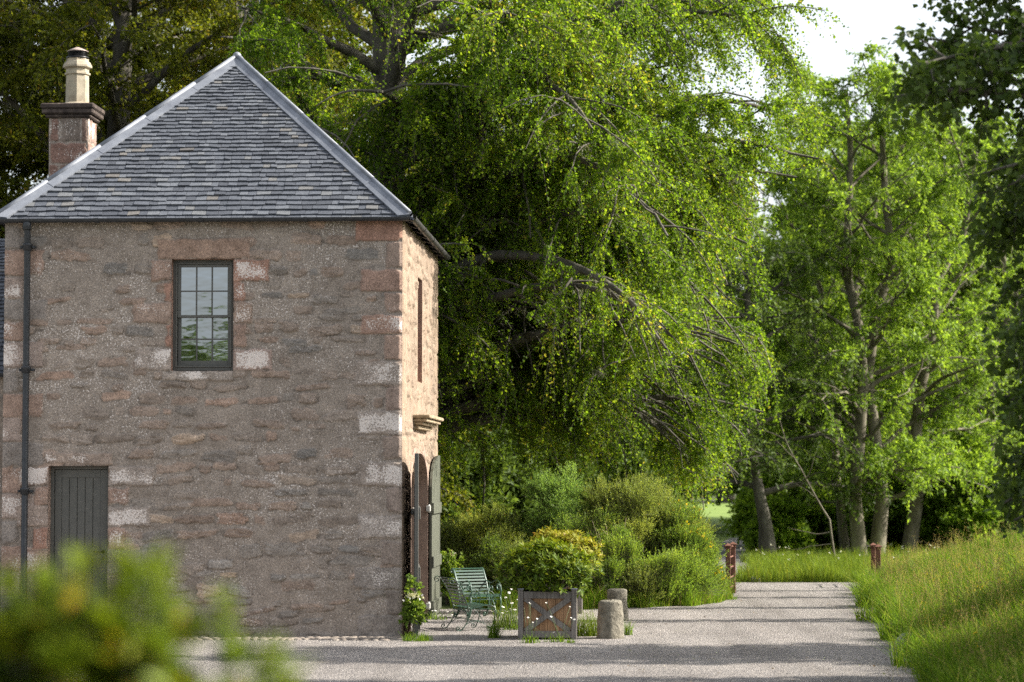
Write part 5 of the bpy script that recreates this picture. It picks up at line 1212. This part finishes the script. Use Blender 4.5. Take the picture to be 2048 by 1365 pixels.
for k in range(12):
    az = R_(-100 + 75 * k / 11 + r.normal() * 4); z = r.uniform(3.0, 7.5); el = r.uniform(.15, .45)
    lim.append((np.array([.1, 0, z]), np.array([math.cos(az) * math.cos(el), math.sin(az) * math.cos(el), math.sin(el)]), r.uniform(3.6, 5.5), .11, r.uniform(.20, .28)))
def cut_b(p):
    X, Y, Z = p[:, 0] + BX, p[:, 1] + BY, p[:, 2]
    hol = ((X - .7) / 1.5) ** 2 + ((Z - 8.3) / 2.3) ** 2; hol2 = ((X + .6) / 1.3) ** 2 + ((Z - 5.2) / 1.9) ** 2
    return ~((hol < .0) & (Y < 47)) & ~((hol2 < .5) & (Y < 48.0)) & (X > -6.0) & (X < outline_b(Y, Z) * Y / 52.0 + .25) & ~((Y < 51.0) & (Z < 2.7 + .675 * np.maximum(X, 0)) & (X > -.9)) & ~((X < -1.0) & (Y < 46.2) & (Z < 11.2)) & (Y > 42.6)
def outline_b(Y, Z):
    return np.interp(Z, [2, 3.0, 4.3, 5.4, 6.4, 7.4, 8.6, 9.6, 10.6, 11.6, 12.6, 16, 20], [4.4, 5.0, 5.5, 5.75, 5.5, 5.0, 5.3, 6.6, 7.6, 7.5, 6.2, 5.2, 4]) + (fbm2(Y * 1.3, Z * 1.6, 5, 3) - .5) * 2.2 - np.where((Z < 7) & (Y < 50), 1.2, 0)
def keep_b(p):
    X, Y, Z = p[:, 0] + BX, p[:, 1] + BY, p[:, 2]
    o = outline_b(Y, Z)
    hol = ((X - .7) / 1.5) ** 2 + ((Z - 8.3) / 2.3) ** 2 + (fbm2(X * 1.1, Z * 1.1, 25, 3) - .5) * 1.6; hol2 = ((X + .6) / 1.3) ** 2 + ((Z - 5.2) / 1.9) ** 2 + (fbm2(X * 1.1, Z * 1.1, 26, 3) - .5) * 1.4
    lft = ~((hol < .0) & (Y < 47)) & ~((hol2 < .5) & (Y < 48.0)) & (X > -6.2 + (fbm2(Y * .9 + 7, Z * .9, 15, 3) - .5) * 3)
    return lft & (X < o * Y / 52.0) & ~((X < -1.15) & (Y < 46.6) & (Z < 11.5)) & (Z > 1.3) & ~((Y < 51.0) & (Z < 2.6 + .675 * np.maximum(X, 0)) & (X > -.9)) & ~((X > .9) & (Z < 2.2 - .10 * (X - .9))) & (Y > 43.2 + .15 * np.abs(X - 2))
gb = tree_geo(71, trunk, .62, lim, sec_gap=.42, sec_len=(1.4, 3.5), sec_droop=.62, twigs=25, tw_len=(.3, .95), tw_droop=.75, nleaf=30, lsize=(.040, .092), lw=.78, clump=(.62, .425), cut=cut_b, keep=keep_b, lichen=.5, twig_r=.005, limb_wob=.085)
build_tree("weeping_beech", "great beech behind the house, its sunlit curtains of leaves hanging over the yard", gb, M['bark'], M['leaf_beech'], (BX, BY, 0))
# ---- darker beeches behind the chimney
trunk2 = [(0, 0, -.1), (.1, 0, 2), (-.1, .1, 5), (.1, 0, 9), (.3, 0, 13), (.2, 0, 18)]
lim2 = limbs_around(9, trunk2, 64, 2.5, 17, lambda f, az: 7.6 * (1.0 - .40 * f), lambda f: .30 + .5 * f, lambda f: .17 - .08 * f, lambda f: .14)
g2 = tree_geo(72, trunk2, .5, lim2, sec_gap=.48, sec_len=(1.2, 2.8), sec_droop=.35, clump=(.6, .34), twigs=19, tw_len=(.4, .95), tw_droop=.5, nleaf=20, lsize=(.085, .13), lw=.72, lichen=.5, keep=lambda p: ~((p[:, 1] < -7.6)))
t2 = build_tree("bronze_beech", "dark bronze-green beech directly behind the chimney", g2, M['bark'], M['leaf_beech_dark'], (XY(215, 59), 59.0, 0), "dark beeches behind the house")
c2 = copy_tree(t2); c2.location = (XY(-160, 62), 62, 0); c2.rotation_euler = (0, 0, 2.1); c2["label"] = "dark beech at the left picture edge, beyond the chimney"
c2 = copy_tree(t2); c2.location = (XY(480, 68), 68, 0); c2.rotation_euler = (0, 0, 4.0); c2["label"] = "dark beech showing between roof peak and the great weeping beech"

# ---- ash trees of the wood beyond the drive
def ash(seed, h, rad, lean, n=26, spread=4.6, leaf=(.10, .165), nl=22, tw=11):
    r = np.random.default_rng(seed); tr = [(0, 0, -.2)]
    for k in range(1, 9): tr.append((lean[0] * (k / 8) ** 1.3 * h + r.normal() * .09 * k ** .5, lean[1] * k / 8 * h, h * k / 8))
    lm_ = limbs_around(seed + 1, tr, n, h * .10, h * .97, lambda f, az: spread * (1.02 - .35 * f), lambda f: .35 + .65 * f, lambda f: rad * (.42 - .22 * f), lambda f: .05)
    return tree_geo(seed + 2, tr, rad, lm_, sec_gap=.55, sec_len=(.9, 2.3), sec_droop=.12, sec_wob=.22, twigs=tw, tw_len=(.35, .85), tw_droop=.35, nleaf=nl, lsize=leaf, lw=.48, lichen=.35, bare=.16, limb_wob=.13, twig_r=.007, clump=(.55, .345), flare=.22)
ga = ash(201, 14.0, .21, (.03, 0)); gc = ash(202, 13.0, .21, (.17, .02), 24); gd = ash(203, 10.5, .14, (-.16, 0), 20, 3.8)
GRP = "ash trees beyond the drive"
ta = build_tree("ash_tree", "tall grey ash trunk right of the drive's end, nearest the right gate post", ga, M['ashbark'], M['leaf_ash'], at(1750, 71.5), GRP)
tb = build_tree("ash_tree", "ash leaning to the right, trunk standing over the grass bank", gc, M['ashbark'], M['leaf_ash'], at(1812, 72.5), GRP)
td = build_tree("ash_tree", "slender ash leaning to the left over the far verge", gd, M['ashbark'], M['leaf_ash'], at(1690, 73.5), GRP)
def cp(src, label, loc, rz, s=1.0, group=None):
    c = copy_tree(src); c.location = loc; c.rotation_euler = (0, 0, rz); c.scale = (s, s, s); c["label"] = label
    if group: c["group"] = group
    return c
cp(ta, "second grey ash trunk close beside the tallest one, mossy at its foot", at(1718, 70.5), 2.2, .98)
cp(td, "ash further back between the leaning ash and the dark lime", at(1960, 77), 3.4, 1.2)
cp(tb, "ash at the back of the wood, its crown standing between the two largest trees", at(1655, 80), .4, .98)
tk = [(0, 0, -.1), (-.08, 0, 1), (-.3, .1, 2.2), (-.55, .1, 3.8), (-.6, .2, 6), (-.5, 0, 8.5)]
lk = limbs_around(31, tk, 26, 1.6, 8.3, lambda f, az: 3.6 - 1.3 * f, lambda f: .1 + .6 * f, lambda f: .10 - .04 * f, lambda f: .22)
gk = tree_geo(204, tk, .20, lk, sec_gap=.45, sec_len=(.8, 1.9), sec_droop=.35, twigs=8, tw_len=(.35, .8), tw_droop=.4, nleaf=15, lsize=(.09, .15), lw=.6, keep=lambda p: ~((p[:, 0] < -.1) & (p[:, 2] < 1.9)) )
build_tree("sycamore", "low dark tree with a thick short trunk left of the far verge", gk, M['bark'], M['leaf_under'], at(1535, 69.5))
# bare leaning sapling on the verge
r = np.random.default_rng(33); p0 = np.array(at(1670, 64.5)); sp = walk((0, 0, 0), (-.18, 0, 1), 1.3, 4, 0, .05, r); sp2 = walk(sp[-1], (-.75, 0, 1), 3.2, 10, -.01, .07, r); m = MB(); m.tube(np.concatenate([sp, sp2[1:]]), np.linspace(.036, .010, 15), 7)
for i in (2, 4, 6, 8): 
    q = walk(sp2[i], (r.uniform(-1, .8), r.normal() * .4, .55), r.uniform(.5, 1.1), 5, .3, .15, r); m.tube(q, np.linspace(.014, .005, 6), 5)
for i in (2, 3): q = walk(sp[i], (-1, .2, -.05), 1.2, 6, -.2, .15, r); m.tube(q, np.linspace(.018, .006, 7), 5)
o = m.build("bare_sapling", M['ashbark']); o.location = tuple(p0); props(o, "thin bare sapling leaning left on the far verge", "sapling")

# ---- undergrowth along the edge of the wood
for i, (px, Y, R, lab, mt) in enumerate([
    (1612, 76, (1.5, 1.2, 2.6), "dark undergrowth bush between the short dark trunk and the bare sapling", 'leaf_ash'), (1660, 78, (2.0, 1.2, 3.0), "dark undergrowth bush behind the bare sapling", 'leaf_ash'),
    (1790, 77, (1.2, 1.0, 3.0), "leafy bush filling the gap between the two big ash trunks", 'leaf_ash'), (1880, 75, (1.5, 1.2, 3.2), "pale green bush right of the leaning ash", 'leaf_ash'),
    (1965, 73, (1.7, 1.2, 3.0), "pale green bush in front of the wood near the dark lime", 'leaf_ash'), (2070, 76, (2.0, 1.4, 4.2), "tall bush at the right picture edge behind the lime", 'leaf_ash'),
    (1490, 131, (4.5, 2, 6.5), "bush at the far end of the meadow above the grey track", 'leaf_far'), (1556, 72.6, (.7, .6, 1.3), "low dark bush at the foot of the short dark trunk", 'leaf_ash')]):
    shrub("undergrowth_bush", lab, "bush", at(px, Y), M[mt], 300 + i, R, 2600, (.25, .6), 14, (.12, .21), .55, up=.5, shell=.75, clumps=44, stems=12, stem_r=.025, group="bushes along the edge of the wood")

for i, (px, Y, R, lab) in enumerate([(885, 62, (1.5, 1.1, 3.4), "green bush behind the wire fence, next to the far carriage door leaf"), (965, 64, (1.6, 1.1, 3.0), "green bush behind the wire fence, in the gap under the beech curtain"), (1070, 66, (1.8, 1.1, 3.6), "green bush behind the heath bush, under the beech"), (1200, 66, (1.8, 1.1, 3.2), "green bush behind the dry bare twigs, under the beech")]):
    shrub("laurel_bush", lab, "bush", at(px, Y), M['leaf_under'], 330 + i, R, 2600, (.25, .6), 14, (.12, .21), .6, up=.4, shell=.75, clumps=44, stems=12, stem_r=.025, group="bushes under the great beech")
# ---- backdrop of further woodland trees
tf_ = [(0, 0, -.2), (.1, 0, 3), (0, .1, 6), (.2, 0, 9), (.1, 0, 12)]
lf_ = limbs_around(41, tf_, 34, 1.2, 11.6, lambda f, az: 4.9 * (1.05 - .55 * f), lambda f: .25 + .6 * f, lambda f: .14 - .07 * f, lambda f: .10)
gf_ = tree_geo(205, tf_, .32, lf_, sec_gap=.6, sec_len=(1.0, 2.4), sec_droop=.25, twigs=10, tw_len=(.4, .9), tw_droop=.4, nleaf=14, lsize=(.20, .30), lw=.6, twig_r=.008)
GB = "woodland trees in the far background"
tfar = build_tree("woodland_tree", "round-crowned woodland tree seen under the beech curtain, left of centre", gf_, M['ashbark'], M['leaf_far'], at(930, 86), GB)
for px, Y, s, rz, lab in [(1110, 90, .98, 1.1, "woodland tree behind the heath bush, between beech curtains"), (1215, 87, .86, 2.3, "woodland tree behind the weeping beech, above the broom"), (1190, 94, .9, 0.7, "woodland tree beyond the meadow, left of the grey track"),
                          (1735, 90, 1.1, 3.0, "woodland tree behind the short dark trunk"), (1790, 96, 1.16, 4.2, "woodland tree behind the slender leaning ash"), (1840, 94, 1.12, 5.1, "woodland tree behind the right-leaning ash"),
                          (1990, 90, 1.1, .4, "woodland tree behind the dark lime"), (770, 88, .95, 3.9, "woodland tree hidden behind the house's right corner"), (1905, 86, 1.12, 3.6, "woodland tree filling the gap right of the right-leaning ash"), (1745, 100, 1.25, 5.6, "tall woodland tree behind the two big ash trunks"), (1450, 138, 1.2, 1.9, "woodland tree at the far end of the meadow"), (1620, 136, 1.2, 2.9, "woodland tree past the far end of the meadow, behind the short dark trunk")]:
    cp(tfar, lab, at(px, Y), rz, s)

# ---- the lime at the right: trunk out of the picture, boughs hanging in
LX, LY = 9.3, 27.6
tl_ = [(0, 0, -.2), (.05, 0, 2), (-.05, .05, 5), (.1, 0, 8), (.1, .1, 11)]
r = np.random.default_rng(55); ll = []
def bough(px, py, Y, z0, rad=.10, sag=.25, px2=None):
    """a bough from the trunk to the picture point (px,py) at depth Y"""
    e = P(px, py, Y) - np.array([LX, LY, 0]); s = np.array([.0, 0, z0]); v = e - s; L = np.linalg.norm(v)
    ll.append((s, nrm(v + UP * sag * L * .5), L * 1.04, rad, sag / L * 2.0))
for a in [(1745, 215, 28, 7.2), (1800, 110, 27, 7.6), (1850, 20, 28.5, 8.2), (1930, -60, 27, 8.8), (1830, 260, 26.5, 6.6), (1920, 150, 27.5, 7.0), (1990, 330, 26.5, 6.3), (1925, 440, 28, 6.0), (1990, 560, 27, 5.2), (2000, 660, 28, 4.8), (1985, 760, 26.8, 4.3), (2010, 860, 28, 3.8), (2005, 960, 27, 3.3), (2030, 1040, 27.5, 3.0), (2060, 500, 26, 5.6), (2080, 780, 27, 4.2), (2075, 250, 27, 6.6), (2090, 950, 28.4, 3.2), (2000, 40, 29, 7.8)]: bough(*a)
ll += limbs_around(56, tl_, 30, 3.2, 10.6, lambda f, az: (4.6 if math.cos(az) > -.3 else 2.6) * (1.05 - .4 * f), lambda f: .2 + .6 * f, lambda f: .10 - .05 * f, lambda f: .12)
def keep_l(p):
    X, Y, Z = p[:, 0] + LX, p[:, 1] + LY, p[:, 2]
    px = 1024 + FPX * X / Y; py = 942 - FPX * (Z - CAM_H) / Y
    lim_ = np.interp(py, [-200, 0, 60, 110, 180, 250, 285, 330, 400, 480, 560, 620, 700, 800, 900, 1000, 1075], [1880, 1850, 1800, 1765, 1738, 1770, 1850, 1905, 1935, 1915, 1960, 1985, 1962, 1975, 1985, 1968, 2010])
    return ((px > lim_ - 6) & (py < 1082)) & (Y < 32.3)
def cut_l(p):
    X, Y, Z = p[:, 0] + LX, p[:, 1] + LY, p[:, 2]
    px = 1024 + FPX * X / Y; py = 942 - FPX * (Z - CAM_H) / Y
    return ~((px < np.interp(py, [-200, 0, 60, 110, 180, 250, 285, 330, 400, 480, 560, 620, 700, 800, 900, 1000, 1075], [1880, 1850, 1800, 1765, 1738, 1770, 1850, 1905, 1935, 1915, 1960, 1985, 1962, 1975, 1985, 1968, 2010]) + 14) & (px < 2060)) & ~((X < Y * .225) & (942 - FPX * (Z - CAM_H) / Y > 1075))
gl = tree_geo(206, tl_, .3, ll, sec_gap=.34, sec_len=(.5, 1.2), sec_droop=.5, twigs=10, tw_len=(.25, .55), tw_droop=.7, nleaf=11, lsize=(.08, .12), lw=.88, keep=keep_l, sec_start=.3, twig_r=.004, cut=cut_l)
build_tree("lime_tree", "dark lime whose leafy boughs hang into the picture at the right edge", gl, M['bark'], M['leaf_lime'], (LX, LY, 0))
# ---- trees standing right of the picture: they throw the bands of shade across the drive
tn = [(0, 0, -.2), (.05, 0, 3), (-.03, .0, 6), (.05, 0, 9), (0, 0, 12.5)]
ln_ = limbs_around(61, tn, 40, .9, 12, lambda f, az: 1.15 + .3 * (1 - f), lambda f: .55 + .4 * f, lambda f: .06 - .03 * f, lambda f: .05)
gn = tree_geo(207, tn, .16, ln_, sec_gap=.28, sec_len=(.35, .8), sec_droop=.1, twigs=13, tw_len=(.2, .5), tw_droop=.2, nleaf=12, lsize=(.10, .15), lw=.7)
GS = "trees right of the drive, outside the picture"
tn1 = build_tree("hornbeam", "upright hornbeam outside the right edge that shades the front of the yard", gn, M['bark'], M['leaf_far'], (14.5, 36.2, 0), GS)
cp(tn1, "second upright hornbeam outside the right edge, close to the first", (16.3, 37.1, 0), 1.3, 1.02); cp(tn1, "third upright hornbeam outside the right edge, nearer the lime", (17.5, 35.6, 0), 2.5, 1.05)
cp(tn1, "hornbeam outside the right edge beside the lime", (15.0, 31.2, 0), 3.5, 1.0); cp(tn1, "hornbeam outside the right edge behind the lime", (17.4, 30.2, 0), .6, 1.1); cp(tn1, "hornbeam outside the right edge nearest the viewer", (14.0, 29.4, 0), .9, 1.1)
cp(tn1, "hornbeam outside the right edge in front of the lime", (13.2, 25.6, 0), 1.9, 1.1); cp(tn1, "hornbeam outside the right edge between lime and the lit gap", (12.6, 30.6, 0), 2.9, .9); cp(tn1, "fourth upright hornbeam outside the right edge, filling the row", (19.0, 36.6, 0), 4.1, 1.15)
def slim(label, x, y, sxy, sz, rz):
    cp(tn1, label, (x, y, float(hgt(np.array([x]), np.array([y]))[0])), rz, 1.0).scale = (sxy, sxy, sz)
slim("slim young hornbeam outside the right edge, level with the bench", 13.2, 43.7, .42, .72, .2); slim("slim young hornbeam outside the right edge, level with the broom", 13.8, 47.7, .36, .72, 1.2); slim("slim young hornbeam outside the right edge, level with the gate posts", 14.2, 51.5, .30, .70, 2.2); slim("slim young hornbeam outside the right edge, past the gate posts", 15.2, 54.4, .22, .66, 3.2)

# ---- trees behind the viewer, mirrored in the window
for x, y, s, rz, lab in [(-26, -38, .66, .3, "tree behind the viewer mirrored at the left of the window"), (-19, -37, .65, 1.9, "tree behind the viewer mirrored low in the window"), (-22.6, -36, .70, 2.7, "tree behind the viewer mirrored in the middle of the window"), (-14, -40, .66, 4.4, "tree behind the viewer mirrored at the right of the window")]:
    cp(tfar, lab, (x, y, 0), rz, s, "trees behind the viewer")

# ================================================================== THE BUSH CLOSE TO THE LENS
c = P(165, 1240, 5.1)
t = shrub("pieris_bush", "blurred green bush with orange young leaves close to the lens, bottom left", "shrub", (c[0] - .03, c[1], 0), M['leaf_pieris'], 401, (.80, .45, 2.178), 20000, (.05, .14), 11, (.055, .095), .50, rosette=True, up=.8, shell=.32, lobes=10, lobe_amp=.22, stems=24, stem_r=.006, open_=.7, tint_top=.25, zmin=1.1)
c = c + np.array([0, 0, 0]); W, L = Geo(), Geo(); r = np.random.default_rng(402)
for (px, py, yb) in [(318, 1122, 1240), (305, 1150, 1260), (460, 1225, 1330), (440, 1215, 1340), (150, 1165, 1250), (560, 1300, 1390), (520, 1290, 1380), (30, 1180, 1260), (100, 1200, 1280), (230, 1180, 1260), (340, 1200, 1290), (590, 1345, 1420)]:
    a, b = P(px + r.normal() * 8, yb + 40, 5.15) - np.array([c[0] - .03, c[1], 0]), P(px, py, 5.05) - np.array([c[0] - .03, c[1], 0]); W.add(*tubes(np.linspace(a, b, 4)[None], np.full((1, 4), .004), 5))
    n = 16; f = r.random(n) * .8 + .2; q = a + (b - a) * f[:, None]; d = nrm(unit(n, r) * .8 + UP * .8); tn_ = .75 if px in (150, 100, 230) and r.random() < .5 else .6
    V, F = leaves(q, d, unit(n, r), r.uniform(.045, .08, n), r.uniform(.016, .026, n)); L.add(V, F, np.clip((.80 if px in (150, 100) else .66) + r.normal(size=n) * .08, 0, 1))
W.build("young_shoot", M['stem'], t); L.build("young_leaves", M['leaf_pieris'], t)
